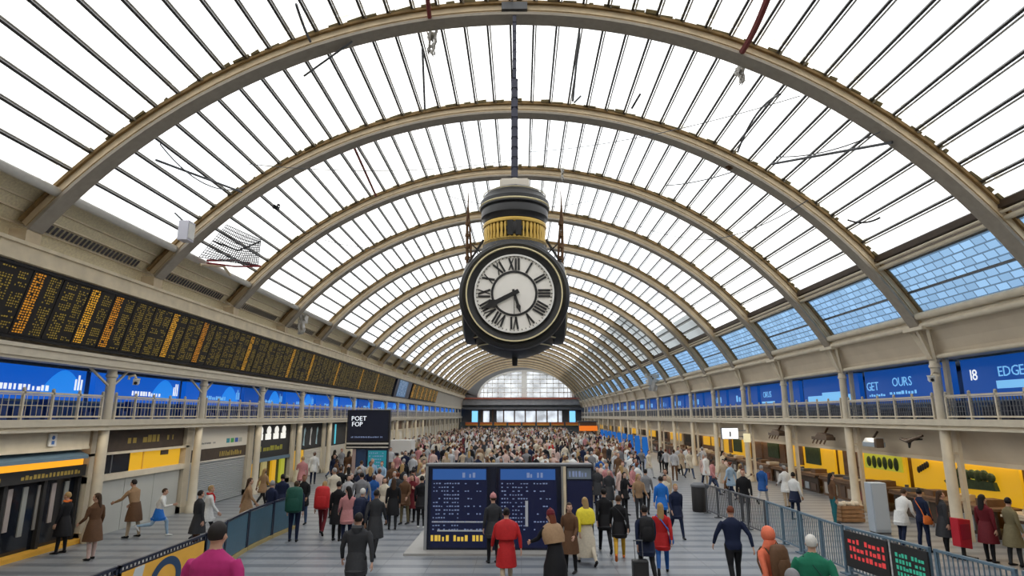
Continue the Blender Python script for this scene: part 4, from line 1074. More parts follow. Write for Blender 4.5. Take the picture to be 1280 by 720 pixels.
# ------------------------------------------------------------------ odds and ends among the ribs
Fpx, PIT, YAW = 750., math.atan(160/750.), math.atan(11*math.cos(math.atan(160/750.))/750.)
def ray(px, py):
    u, v = px-640., 360.-py; cp, sp = math.cos(PIT), math.sin(PIT)
    fw, up = Fpx*cp-v*sp, Fpx*sp+v*cp
    return Vector((u*math.cos(YAW)-fw*math.sin(YAW), u*math.sin(YAW)+fw*math.cos(YAW), up))
def on_roof(px, py, R=15.3):
    d = ray(px, py); ox, oz = -AC[0], 3.8-AC[1]
    a = d.x**2+d.z**2; b = 2*(ox*d.x+oz*d.z); c = ox*ox+oz*oz-R*R
    t = (-b+math.sqrt(b*b-4*a*c))/(2*a); return Vector((0,0,3.8))+d*t
def ground(px, py, z=0.):
    d = ray(px, py); t = (z-3.8)/d.z; return Vector((d.x*t, d.y*t, z))
def cable(p, q, sag, r_, label, name='hanging_cable', mt=None, cat='cable', Rr=15.3, n=14):
    a, b = on_roof(*p, Rr), on_roof(*q, Rr); m = MB()
    pts = [a.lerp(b, k/n)-Vector((0,0,sag*4*(k/n)*(1-k/n))) for k in range(n+1)]
    org = (a+b)/2; m.tube([x-org for x in pts], r_, 6)
    return tag(m.build(name, mt or blackm, None, org, smooth=True), label, cat)
cable((195,200),(302,240), .0, .035, 'dark tie rod crossing below the glazing left of the ribs', 'tie_rod', dgrey, 'rod')
cable((965,205),(1115,178), .0, .04, 'dark tie rod slanting between the two nearest right ribs', 'tie_rod', dgrey, 'rod')
cable((370,5),(388,52), .05, .035, 'dark twin rod beside the bars at upper left', 'tie_rod', dgrey, 'rod')
cable((726,120),(718,128), .0, .03, 'short dark rod right of the clock chain', 'tie_rod', dgrey, 'rod')
cable((975,118),(922,190), -.35, .035, 'curved grey cable bowing under the right glazing', mt=dgrey)
cable((310,205),(640,200), .35, .012, 'thin wire sagging left of the clock', mt=dgrey)
cable((660,190),(1000,120), .3, .012, 'thin wire rising to the right of the clock', mt=dgrey)
cable((830,232),(915,215), .1, .02, 'thin wire with a rusty clamp right of the clock', mt=dgrey)
cable((200,180),(305,235), .5, .018, 'slack wire below the second rib on the left', mt=dgrey)
cable((970,196),(1100,165), .2, .018, 'thin paired wire beside the tie rod on the right', mt=dgrey)
cable((380,95),(440,52), .0, .03, 'grey conduit run along the left glazing bars', 'conduit', dgrey, 'conduit')
cable((800,118),(790,135), .0, .04, 'dark bundle of conduits on a rib right of the clock chain', 'conduit', blackm, 'conduit')
cable((528,60),(531,136), .0, .035, 'dark rod joining two ribs left of the clock chain', 'tie_rod', dgrey, 'rod')
cable((724,42),(716,126), .0, .035, 'twin dark rod joining two ribs right of the clock chain', 'tie_rod', dgrey, 'rod')
cable((560,245),(742,250), .5, .014, 'thin wire looping behind the clock', mt=dgrey)
cable((760,265),(900,300), .4, .014, 'slack wire below the right glazing beyond the clock', mt=dgrey)
cable((405,300),(560,300), .5, .014, 'slack wire below the left glazing before the far bays', mt=dgrey)
cable((880,300),(1010,250), .3, .018, 'slanting wire under the right panes near the third rib', mt=dgrey)
cable((1060,275),(1100,272), .12, .03, 'short dark twig-like wire on the right panes', mt=blackm)
redm = mat('red_oxide_pipe', (.20,.025,.025), .5)
cable((966,-20),(928,64), .12, .085, 'dark red pipe bending down to the nearest right rib', 'red_pipe', redm, 'pipe', 15.45)
cable((533,-15),(538,32), .0, .06, 'dark red pipe meeting the nearest rib left of centre', 'red_pipe', redm, 'pipe', 15.45)
cable((443,185),(470,245), .0, .05, 'rusty red pipe along the bars left of the clock', 'red_pipe', redm, 'pipe', 15.5)
# cloth scraps caught on the ribs
ragm = mat('pale_rag', (.62,.60,.56), .9, var=.2)
def rag(px, py, w_, h, label, seed, mt=None):
    c = on_roof(px, py, 15.25); r = random.Random(seed); m = MB(); nx, nz = 6, 9
    for i in range(nz+1):
        for k in range(nx+1):
            f_ = 1-.45*i/nz
            m.v.append(((k/nx-.5)*w_*f_+r.uniform(-.03,.03), .12*math.sin(k*2.1+i*.5)+r.uniform(-.03,.03), -h*i/nz+r.uniform(-.04,.04)+.2))
    for i in range(nz):
        for k in range(nx):
            if r.random() < .12: continue
            m.f.append([i*(nx+1)+k, i*(nx+1)+k+1, (i+1)*(nx+1)+k+1, (i+1)*(nx+1)+k]); m.m.append(0)
    o = m.build('hanging_cloth', mt or ragm, None, c, smooth=True); s_ = o.modifiers.new('thick', 'SOLIDIFY'); s_.thickness = .015
    return tag(o, label, 'cloth')
rag(540, 46, .30, .75, 'pale torn cloth hanging from the nearest rib left of the chain', 1)
rag(926, 92, .22, .5, 'pale torn cloth under the nearest rib at right', 2)
rag(703, 215, .12, .6, 'small dark-edged scrap hanging right of the clock cap', 3)
rag(378, 397, .6, 1.1, 'white cloth bundle on a left rib foot near the departures board', 4)
rag(815, 470, 1.4, 1.6, 'white cloth bundle beneath the far right eaves', 5)
rag(912, 213, .2, .16, 'rusty brown clamp lump on the wire right of clock', 6, rustm)
rag(345, 263, .25, .15, 'dark knot hanging on a cable left of the clock', 7, dgrey)
# torn safety netting with a red pole on the left
root = empty('safety_net', (-11.6, 24.2, 10.9), 'torn grey safety netting with a red pole under the left glazing', 'netting')
A_, B_, C_, D_ = [p-Vector((-11.6,24.2,10.9)) for p in [on_roof(*q, 15.15) for q in ((249,321),(283,281),(326,300),(322,333))]]
m = MB()
def bil(u, v): return (A_*(1-u)*(1-v)+B_*(1-u)*v+C_*u*v+D_*u*(1-v))+Vector((0,0,-.18*math.sin(u*PI)*math.sin(v*PI)))
for k in range(25):
    m.tube([bil(k/24, q/8) for q in range(9)], .017, 4, cap=False)
    if k < 15: m.tube([bil(q/10, k/14) for q in range(11)], .017, 4, cap=False)
m.build('mesh_net', dgrey, root)
m = MB(); m.tube([bil(0,.5),bil(.5,.55),bil(1,.95)], .03, 6); m.build('net_pole', blackm, root)
m = MB(); a, b = bil(.15,-.08), bil(1.05,.02); m.tube([a,(a+b)/2+Vector((0,0,.12)),b], .045, 8); m.tube([a+Vector((0,0,-.1)),(a+b)/2+Vector((0,0,-.12)),b], .035, 8); m.build('red_pole', mat('bright_red_pole', (.30,.02,.03), .5), root)
m = MB(); m.tube([bil(.1,-.25),bil(.45,-.3),bil(.6,-.6)], .05, 8); m.build('pale_pole', creamd, root)
# wall lamp boxes by the left rib feet
for px, py, lab in ((233,288,'pale box floodlight on the left cove beside the torn netting'),(1060,-1,None)):
    if not lab: continue
    c = on_roof(px, py, 15.0); root = empty('floodlight', c, lab, 'floodlight')
    m = MB(); m.box(-.16,.16,-.2,.2,-.36,.28); m.build('casing', mat('pale_lilac_casing', (.60,.60,.68), .4), root)
    m = MB(); m.box(.16,.19,-.16,.16,-.3,.2); m.build('lens', white, root); m = MB(); m.bar((-.1,0,.28),(-.45,0,.6),.05); m.build('bracket', dgrey, root)
# ================================================================== people
topm = attr_mat('clothing_upper', 'top_col', .8); legm = attr_mat('clothing_lower', 'leg_col', .8)
skinm = attr_mat('skin', 'skin_col', .55, .06); shoem = attr_mat('shoes', 'shoe_col', .5)
hairm = attr_mat('hair', 'col', .6, .3, 60); bagm = attr_mat('bag_fabric', 'col', .6, .2, 20)
eyem = mat('eye', (.03,.02,.015), .2); lipm = mat('lip', (.42,.17,.15), .5)
BODY = [topm, legm, skinm, shoem, eyem, lipm]

def loft(mb, rings, n=14):
    """rings: (centre, x-axis, y-axis) half axes as vectors"""
    o = len(mb.v)
    for c, ax, ay in rings:
        for j in range(n):
            t = 2*PI*j/n; mb.v.append(tuple(Vector(c)+Vector(ax)*math.cos(t)+Vector(ay)*math.sin(t)))
    for i in range(len(rings)-1):
        for j in range(n): mb.f.append([o+i*n+j,o+i*n+(j+1)%n,o+(i+1)*n+(j+1)%n,o+(i+1)*n+j]); mb.m.append(0)
    mb.f.append([o+j for j in range(n)][::-1]); mb.m.append(0)
    k = o+(len(rings)-1)*n; mb.f.append([k+j for j in range(n)]); mb.m.append(0)
def limb(mb, pts, rad, sub=4):
    """smooth tapering limb through joints"""
    P = []; R = []
    for i in range(len(pts)-1):
        for k in range(sub):
            t = k/sub; P.append(Vector(pts[i]).lerp(Vector(pts[i+1]), t)); R.append(rad[i]*(1-t)+rad[i+1]*t)
    P.append(Vector(pts[-1])); R.append(rad[-1])
    mb.tube(P, R, 12)
def evaluated(o):
    dg = bpy.context.evaluated_depsgraph_get(); dg.update()
    me = bpy.data.meshes.new_from_object(o.evaluated_get(dg)); bpy.data.objects.remove(o); return me
def remesh(mb, vox, it=3, dec=None):
    o = mb.build('tmp', [topm]); m = o.modifiers.new('r', 'REMESH'); m.mode = 'VOXEL'; m.voxel_size = vox
    s = o.modifiers.new('s', 'SMOOTH'); s.factor = .5; s.iterations = it
    if dec: d_ = o.modifiers.new('d', 'DECIMATE'); d_.ratio = dec
    return evaluated(o)
def grab(me):
    n = len(me.vertices); co = np.empty(n*3, np.float32); me.vertices.foreach_get('co', co)
    return co.reshape(-1,3), [list(p.vertices) for p in me.polygons]

def hand_mesh(curl=.45):
    """right hand hanging down from the wrist at the origin, palm facing +X (towards the thigh), thumb forward (+Y)"""
    mb = MB()
    loft(mb, [((0,0,.02),(.017,0,0),(0,.024,0)), ((0,0,-.02),(.016,0,0),(0,.032,0)), ((0,0,-.06),(.015,0,0),(0,.041,0)), ((0,0,-.092),(.013,0,0),(0,.040,0))], 12)
    for i, (y, L) in enumerate(((.031,.070),(.010,.079),(-.011,.073),(-.031,.057))):
        P = [Vector((0,y,-.08))]; a = .12
        for seg in (.48,.30,.24):
            P.append(P[-1]+Vector((-math.sin(a)*L*seg*-1, (y*.06), -math.cos(a)*L*seg))); a += curl
        mb.tube(P, [.0098,.0092,.0085,.0068], 8)
    mb.tube([(.004,.025,-.022),(.012,.048,-.048),(.020,.058,-.075),(.026,.060,-.098)], [.014,.0125,.0105,.008], 8)
    return grab(remesh(mb, .0052, 2, .35))
HV, HF = hand_mesh()

def head_parts(mb, M):
    def E(c, rx, ry, rz, rot=None):
        k = len(mb.v); mb.ell(c, rx, ry, rz, 18, 12, 0, rot)
        for i in range(k, len(mb.v)): mb.v[i] = tuple(M @ Vector(mb.v[i]))
    E((0,-.010,1.652),.076,.094,.098); E((0,.030,1.585),.058,.062,.066); E((0,.045,1.610),.060,.052,.07)
    E((0,.060,1.548),.030,.026,.024)
    E((0,.098,1.612),.013,.022,.020); E((0,.094,1.635),.010,.015,.028)
    for s in (-1,1): E((s*.077,-.004,1.615),.011,.022,.032); E((s*.030,.084,1.660),.024,.010,.008); E((s*.042,.072,1.598),.024,.022,.022)
    k = len(mb.v); mb.tube([(0,-.02,1.44),(0,-.014,1.50),(0,-.004,1.58)], [.064,.056,.054], 14)
    for i in range(k, len(mb.v)): mb.v[i] = tuple(M @ Vector(mb.v[i]))

VARS = {}
def body_variant(name, lean=0., legs=((0,0),(0,0)), arms=((0,6,10),(0,6,10)), turn=0., width=1.0, coat=False):
    """legs: (hip swing, knee flex) left,right; arms: (swing, abduct, elbow flex) left,right. degrees. faces +Y"""
    mb = MB(); caps = []
    D = math.radians
    hipz = .925
    # lower the pelvis so the lower foot rests on the ground
    def legpts(s, sw, kn):
        h = Vector((s*.092, 0, hipz)); a = D(sw); k = h+Vector((s*.01, math.sin(a)*.43, -math.cos(a)*.43)); b = a-D(kn)
        an = k+Vector((s*.004, math.sin(b)*.41, -math.cos(b)*.41)); return h, k, an, b
    LP = [legpts(s, *legs[0 if s < 0 else 1]) for s in (-1, 1)]
    low = min(p[2].z for p in LP); dz = .088-low
    T = Matrix.Translation((0,0,dz)) @ Matrix.Translation((0,0,hipz)) @ Matrix.Rotation(-D(lean), 4, 'X') @ Matrix.Translation((0,0,-hipz))
    def tv(p): return T @ Vector(p)
    R3 = T.to_3x3()
    W = width
    rings = [(.80,.125,.095,0),(.86,.165,.118,-.005),(.93,.172,.120,-.008),(1.03,.150,.106,0),(1.14,.160,.112,.002),(1.27,.182,.125,-.004),(1.36,.190,.120,-.012),(1.42,.165,.100,-.018),(1.465,.105,.078,-.02),(1.50,.065,.062,-.018)]
    loft(mb, [(tv((0,y,z)), R3@Vector((rx*W,0,0)), R3@Vector((0,ry*W,0))) for z, rx, ry, y in rings], 20)
    caps += [(tv((0,0,.90)), tv((0,0,1.40)), .15, 0), (tv((0,0,.84)), tv((0,0,.86)), .14, 0 if coat else 1)]
    th = Matrix.Identity(4)
    HM = T @ Matrix.Translation((0,-.01,1.48)) @ Matrix.Rotation(D(lean*.6), 4, 'X') @ Matrix.Rotation(D(turn), 4, 'Z') @ Matrix.Translation((0,.01,-1.48))
    head_parts(mb, HM); caps += [(HM@Vector((0,0,1.53)), HM@Vector((0,0,1.70)), .085, 2)]
    for s, (h, k, an, b), (sw, kn) in zip((-1,1), LP, legs):
        up = Vector((0,0,dz)); h, k, an = h+up, k+up, an+up
        limb(mb, [h+Vector((0,0,.02)), h.lerp(k,.45), k, k.lerp(an,.35)+Vector((0,-.012,0)), an], [.094*W,.082*W,.060,.058,.043])
        caps += [(h, k, .07, 1), (k, an+Vector((0,0,.02)), .05, 1)]
        # shoe, pitched with the shin when the heel lifts
        pitch = max(-.25, min(.9, -b*.9)) if an.z > .12 else 0.
        f_ = Vector((0, math.cos(pitch), -math.sin(pitch))); u_ = Vector((0, math.sin(pitch), math.cos(pitch)))
        c = an - u_*.052
        loft(mb, [(c-f_*.065+u_*.004, (.028,0,0), u_*.030), (c-f_*.03, (.036,0,0), u_*.037), (c+f_*.06-u_*.004, (.042,0,0), u_*.032), (c+f_*.13-u_*.012, (.045,0,0), u_*.024), (c+f_*.185-u_*.016, (.028,0,0), u_*.016)], 14)
        limb(mb, [an+Vector((0,0,.03)), c+u_*.01], [.045,.038], 2)
        caps += [(c-f_*.05, c+f_*.17, .035, 3)]
    hands = []
    for s, (sw, ab, el) in zip((-1,1), arms):
        sh = Vector((s*.186*W,-.012,1.392)); a, bq = D(sw), D(ab)
        d1 = Vector((s*math.sin(bq), math.sin(a)*math.cos(bq), -math.cos(a)*math.cos(bq)))
        e = sh+d1*.29; a2 = a+D(el)
        d2 = Vector((s*math.sin(bq)*.35 - s*.12*(el > 50), math.sin(a2), -math.cos(a2))).normalized(); w_ = e+d2*.245
        sh, e, w_ = tv(sh), tv(e), tv(w_)
        limb(mb, [sh-Vector((s*.03,0,.0)), sh.lerp(e,.25), e, e.lerp(w_,.3), w_], [.060*W,.056*W,.047,.045,.034])
        caps += [(sh, e, .055, 0), (e, w_-(w_-e).normalized()*.012, .042, 0)]
        dd = (w_-e).normalized()
        x_ = Vector((-s,0,0)); x_ = (x_-dd*x_.dot(dd)).normalized(); y_ = (-dd).cross(x_)
        if s > 0: M3 = Matrix((x_, y_, -dd)).transposed()
        else: M3 = Matrix((x_, y_, -dd)).transposed()
        hands.append((M3, w_+dd*.012, s))
    me = remesh(mb, .0125, 3)
    co, fs = grab(me); bpy.data.meshes.remove(me)
    cen = np.array([co[f].mean(0) for f in fs]); best = np.full(len(fs), 9.); lab = np.zeros(len(fs), int)
    for p, q, r_, l in caps:
        p, q = np.array(p), np.array(q); v = q-p; t = np.clip(((cen-p)@v)/max(v@v,1e-9), 0, 1)
        dd = np.linalg.norm(cen-(p+t[:,None]*v), axis=1)-r_; k = dd < best; best[k] = dd[k]; lab[k] = l
    V = [tuple(p) for p in co]; F = list(fs); Mi = list(lab)
    for M3, w_, s in hands:
        o = len(V); mir = 1
        for p in HV:
            # the stock hand is a right hand: thumb forward, palm to +X local; mirror by handedness
            V.append(tuple(w_ + M3 @ Vector((float(p[0]), float(p[1])*(1 if s > 0 else -1)*(1 if s > 0 else -1), float(p[2])))))
        F += [[i+o for i in f] for f in HF]; Mi += [2]*len(HF)
    ex = MB()
    for s in (-1,1): ex.ell((s*.030,.088,1.643),.012,.008,.007,8,6,4)
    ex.ell((0,.091,1.572),.022,.008,.006,10,6,5)
    o = len(V); V += [tuple(HM @ Vector(p)) for p in ex.v]; F += [[i+o for i in f] for f in ex.f]; Mi += ex.m
    me = bpy.data.meshes.new('person_'+name); me.from_pydata(V, [], F)
    for m in BODY: me.materials.append(m)
    me.polygons.foreach_set('material_index', Mi); me.polygons.foreach_set('use_smooth', [True]*len(F)); me.update()
    VARS[name] = dict(mesh=me, head=HM, torso=T, hands=[tuple(w_) for _, w_, _ in hands], dz=dz)

body_variant('stand', 0, ((2,0),(-3,2)), ((2,8,14),(-4,8,10)))
body_variant('stand_turned', 3, ((-4,3),(5,4)), ((12,9,45),(4,10,18)), turn=35)
body_variant('phone', 4, ((3,2),(-2,0)), ((34,8,85),(2,9,14)), turn=-10)
body_variant('walk', 4, ((24,8),(-20,22)), ((-22,7,14),(20,8,24)))
body_variant('stride', 5, ((-24,30),(26,10)), ((24,8,30),(-24,8,16)))
body_variant('broad', 3, ((-14,14),(15,6)), ((10,16,22),(-16,17,14)), width=1.14)
body_variant('arms_out', 3, ((-14,14),(15,6)), ((12,27,20),(-18,29,12)), width=1.12)
body_variant('reach', 14, ((8,6),(-8,6)), ((52,10,30),(40,8,20)), width=1.08)
body_variant('run', 12, ((38,30),(-24,62)), ((-38,10,70),(40,10,75)))
body_variant('stoop', 30, ((10,14),(-12,10)), ((40,8,30),(30,8,40)))

# --- parts that people wear or carry (built once, in the upright rest pose)
def hair_short(top=1.06, nape=1.585, face=.045, brow=1.70, fringe=0.):
    mb = MB(); mb.ell((0,-.010,1.652), .076*top, .094*top, .098*top, 22, 16)
    for i, (x, y, z) in enumerate(mb.v):
        k = 1.
        if y > face-.02*abs(x)/.07 and z < brow: k = .80
        if z < nape: k = .78
        n_ = .012*math.sin(31*x+17*z)*math.sin(23*y+9)
        mb.v[i] = (x*(k+n_), (y+.01)*(k+n_)-.010, 1.652+(z-1.652)*(k+n_))
    return mb
def hair_long():
    mb = hair_short(1.09)
    loft(mb, [((0,-.055,1.70),(.070,0,0),(0,.045,0)), ((0,-.075,1.60),(.082,0,0),(0,.042,0)), ((0,-.088,1.50),(.085,0,0),(0,.036,0)), ((0,-.115,1.40),(.075,0,0),(0,.028,0)), ((0,-.125,1.34),(.045,0,0),(0,.015,0))], 14)
    return mb
def hair_bun():
    mb = hair_short(1.07); mb.ell((0,-.115,1.70), .045,.04,.045, 12, 8); return mb
def beanie():
    mb = MB(); mb.lathe([(.083,1.655),(.092,1.66),(.093,1.70),(.086,1.705),(.080,1.735),(.06,1.765),(.03,1.782),(0,1.786)], 20, 'Z', (0,-.008,0))
    for i, (x, y, z) in enumerate(mb.v): mb.v[i] = (x*.96, (y+.008)*1.13-.012, z)
    mb.ell((0,-.008,1.79), .022,.022,.02, 10, 6); return mb
def cap():
    mb = MB(); mb.lathe([(.082,1.665),(.086,1.69),(.080,1.73),(.058,1.758),(.02,1.772),(0,1.774)], 20, 'Z', (0,-.008,0))
    for i, (x, y, z) in enumerate(mb.v): mb.v[i] = (x*.96, (y+.008)*1.14-.012, z)
    mb.prism([(-.062,.075),(-.045,.145),(0,.165),(.045,.145),(.062,.075)], 'Z', 1.668, 1.680); return mb
def hood():
    mb = MB(); mb.ell((0,-.022,1.640), .104,.120,.132, 22, 16)
    for i, (x, y, z) in enumerate(mb.v):
        if y > .05: mb.v[i] = (x*.82, .055-(y-.05)*.6, 1.64+(z-1.64)*.86)
    loft(mb, [((0,-.05,1.56),(.10,0,0),(0,.07,0)), ((0,-.05,1.48),(.14,0,0),(0,.09,0)), ((0,-.03,1.43),(.15,0,0),(0,.10,0))], 16); return mb
def hood_down():
    mb = MB(); loft(mb, [((0,-.10,1.53),(.085,0,0),(0,.03,0)), ((0,-.13,1.49),(.105,0,0),(0,.045,0)), ((0,-.135,1.43),(.09,0,0),(0,.035,0)), ((0,-.12,1.38),(.05,0,0),(0,.02,0))], 14)
    mb.tube([(-.09,-.09,1.50),(-.085,.02,1.49),(-.04,.08,1.46),(.04,.08,1.46),(.085,.02,1.49),(.09,-.09,1.50)], .024, 8); return mb
PK = []
def backpack(w_=.17, h=.27, d_=.10):
    mb = MB(); c = (0,-.125-d_,1.24)
    loft(mb, [((0,c[1],c[2]-h-.01),(w_*.7,0,0),(0,d_*.7,0)), ((0,c[1],c[2]-h+.04),(w_,0,0),(0,d_,0)), ((0,c[1],c[2]),(w_*1.02,0,0),(0,d_*1.05,0)), ((0,c[1]+.01,c[2]+h-.09),(w_*.95,0,0),(0,d_*.95,0)), ((0,c[1]+.02,c[2]+h-.02),(w_*.72,0,0),(0,d_*.7,0)), ((0,c[1]+.02,c[2]+h),(w_*.3,0,0),(0,d_*.3,0))], 18)
    pk = MB(); loft(pk, [((0,c[1]-d_*.9,c[2]-h+.06),(w_*.7,0,0),(0,.03,0)), ((0,c[1]-d_*.95,c[2]-.02),(w_*.72,0,0),(0,.045,0)), ((0,c[1]-d_*.9,c[2]+.05),(w_*.5,0,0),(0,.02,0))], 12)
    PK.append(pk)
    for s in (-1,1): mb.tube([(s*.10,-.13,1.36),(s*.125,-.06,1.455),(s*.125,.03,1.445),(s*.125,.115,1.36),(s*.14,.125,1.22),(s*.165,.02,1.06),(s*.13,-.13,1.02)], .016, 6)
    mb.tube([(-.03,c[1]+.03,c[2]+h-.01),(0,c[1]+.03,c[2]+h+.035),(.03,c[1]+.03,c[2]+h-.01)], .008, 6); return mb
def shoulder_bag():
    mb = MB(); loft(mb, [((.235,-.02,.78),(.045,0,0),(0,.12,0)), ((.24,-.02,.82),(.06,0,0),(0,.16,0)), ((.235,-.02,.98),(.05,0,0),(0,.15,0)), ((.23,-.02,1.02),(.02,0,0),(0,.13,0))], 14)
    mb.tube([(.23,.11,1.0),(.16,.13,1.2),(-.02,.135,1.37),(-.12,.05,1.46),(-.12,-.07,1.45),(.0,-.14,1.35),(.15,-.13,1.15),(.225,-.13,1.0)], .013, 6); return mb
def coat_tail(z0=.50, fl=.24):
    mb = MB(); n = 24; prof = [(1.06,.158,.118),(.94,.190,.150),(.80,.21,.19),(.65,fl*.95,.23),(z0,fl,.25),(z0,fl-.02,.23),(.8,.18,.16),(1.0,.14,.10)]
    o = 0
    for z, rx, ry in prof:
        for j in range(n):
            t = 2*PI*j/n; w_ = 1+.03*math.sin(5*t)*max(0, (1-z))*2; mb.v.append((rx*w_*math.cos(t), ry*w_*math.sin(t), z))
    for i in range(len(prof)-1):
        for j in range(n): mb.f.append([i*n+j,i*n+(j+1)%n,(i+1)*n+(j+1)%n,(i+1)*n+j]); mb.m.append(0)
    return mb
def scarf():
    mb = MB(); mb.tube([(.085*math.cos(t), -.02+.08*math.sin(t), 1.485+.01*math.sin(3*t)) for t in [2*PI*k/16 for k in range(17)]], .034, 8)
    mb.tube([(.05,.07,1.47),(.07,.115,1.38),(.06,.13,1.2)], [.03,.035,.03], 8); return mb
def shawl():
    mb = MB(); loft(mb, [((0,-.01,1.50),(.09,0,0),(0,.085,0)), ((0,-.01,1.44),(.215,0,0),(0,.135,0)), ((0,-.01,1.34),(.265,0,0),(0,.165,0)), ((0,-.02,1.20),(.275,0,0),(0,.18,0)), ((0,-.03,1.08),(.24,0,0),(0,.175,0))], 20); return mb
def umbrella_folded():
    mb = MB(); mb.tube([(.30,.12,.10),(.29,.12,.20),(.285,.12,.55),(.28,.12,.90),(.275,.12,1.0)], [.008,.035,.055,.03,.012], 10); mb.tube([(.275,.12,1.0),(.27,.12,1.12),(.25,.12,1.15),(.235,.12,1.12)], .012, 6); return mb
PROP = dict(
    hair=('head', [hairm], dict(short=hair_short(), long=hair_long(), bun=hair_bun(), fringe=hair_short(1.07, 1.56, .06, 1.68))),
    )
def pm(mb, name, m): return mb.mesh(name, [m], smooth=True)
HAIR = {k: pm(v, 'hair_'+k, hairm) for k, v in dict(short=hair_short(), long=hair_long(), bun=hair_bun(), crop=hair_short(1.035,1.60,.03,1.71)).items()}
GEAR = {'beanie': ('hat','head',pm(beanie(),'beanie',bagm)), 'cap': ('hat','head',pm(cap(),'cap',bagm)), 'hood': ('hood','head',pm(hood(),'hood',bagm)),
        'hood_down': ('hood','torso',pm(hood_down(),'hood_down',bagm)), 'backpack': ('backpack','torso',pm(backpack(),'backpack',bagm)),
        'big_backpack': ('backpack','torso',pm(backpack(.25,.36,.16),'big_backpack',bagm)), 'shoulder_bag': ('shoulder_bag','torso',pm(shoulder_bag(),'shoulder_bag',bagm)),
        'coat': ('coat_skirt','pelvis',pm(coat_tail(),'coat_skirt',bagm)), 'long_coat': ('coat_skirt','pelvis',pm(coat_tail(.26,.27),'long_coat_skirt',bagm)),
        'scarf': ('scarf','torso',pm(scarf(),'scarf',bagm)), 'shawl': ('shawl','torso',pm(shawl(),'shawl',bagm)), 'jacket_hem': ('jacket_hem','pelvis',pm(coat_tail(.74,.215),'jacket_hem',bagm))}
POCK = {'backpack': pm(PK[0],'front_pocket',bagm), 'big_backpack': pm(PK[1],'front_pocket',bagm)}
C = dict(black=(.010,.010,.012), charcoal=(.035,.036,.04), navy=(.010,.016,.045), blue=(.02,.09,.30), bright_blue=(.02,.16,.55), pale_blue=(.30,.42,.55), white=(.72,.72,.70),
         cream=(.62,.55,.43), beige=(.42,.33,.23), tan=(.32,.20,.11), brown=(.12,.06,.03), grey=(.20,.20,.21), pale_grey=(.45,.45,.46), pink=(.60,.43,.38), rose=(.50,.22,.22), red=(.45,.018,.02),
         maroon=(.13,.012,.018), magenta=(.36,.022,.13), orange=(.70,.16,.03), coral=(.72,.17,.09), mustard=(.50,.28,.025), yellow=(.75,.62,.04), green=(.015,.16,.09), dark_green=(.01,.07,.05), teal=(.02,.15,.17), khaki=(.18,.15,.08), purple=(.10,.03,.16), denim=(.05,.08,.15))
SK = [(.52,.31,.22),(.45,.26,.18),(.58,.37,.28),(.28,.15,.09),(.14,.07,.045)]
HC = dict(dark=(.012,.009,.008), brown=(.05,.026,.013), fair=(.34,.22,.09), grey=(.30,.29,.28), auburn=(.14,.035,.015), white=(.62,.60,.56))
def person(pose, x, y, z, rz, h, top, legs, hair=('short','dark'), gear=(), skin=0, shoe='black', label='', group=None):
    v = VARS[pose]; o = bpy.data.objects.new('person', v['mesh']); COL.objects.link(o)
    k = h/1.75
    o.location = (x, y, z); o.rotation_euler = (0,0,rz); o.scale = (k,k,k)
    o['top_col'] = C[top]; o['leg_col'] = C[legs]; o['skin_col'] = SK[skin]; o['shoe_col'] = C[shoe]
    tag(o, label, 'person', group)
    def child(name, me, frame, col):
        c = bpy.data.objects.new(name, me); COL.objects.link(c); c.parent = o; c['col'] = col
        M = {'head': v['head'], 'torso': v['torso'], 'pelvis': Matrix.Translation((0,0,v['dz']))}[frame]
        c.matrix_local = M; return c
    if hair: child('hair', HAIR[hair[0]], 'head', HC[hair[1]])
    for g in gear:
        gn, colr = g if isinstance(g, tuple) else (g, top)
        nm, fr, me = GEAR[gn]; ch = child(nm, me, fr, C[colr])
        if gn in POCK:
            q = bpy.data.objects.new('front_pocket', POCK[gn]); COL.objects.link(q); q.parent = ch; q['col'] = C[colr]
    return o
def hp(label, px, py, pose, rz, h, top, legs, hair=('short','dark'), gear=(), skin=0, shoe='black', z=0., group=None):
    p = ground(px, py, z); return person(pose, p.x, p.y, z, math.radians(rz), h, top, legs, hair, gear, skin, shoe, label, group)
def at_y(px, y):     # x of a vertical thing seen at pixel column px (near the bottom of the frame) and y metres away
    d = ray(px, 690); return d.x/d.y*y

# --- people nearest the camera, on the stair
def stair_z(y): return max(0, 2.1-.175*(1+math.floor((y-4.4)/.3))) if y > 4.4 else 2.1
person('broad', at_y(268,6.02), 6.02, stair_z(6.02), 0, 1.78, 'magenta','denim', ('short','dark'), ('jacket_hem',), 1, 'brown', 'person in a magenta shirt seen from behind at lower left')
person('stand', at_y(106,7.55), 7.55, stair_z(7.55), .3, 1.72, 'charcoal','black', ('short','dark'), (), 1, 'black', 'dark-haired person in charcoal at the lower left, before the orange banner')
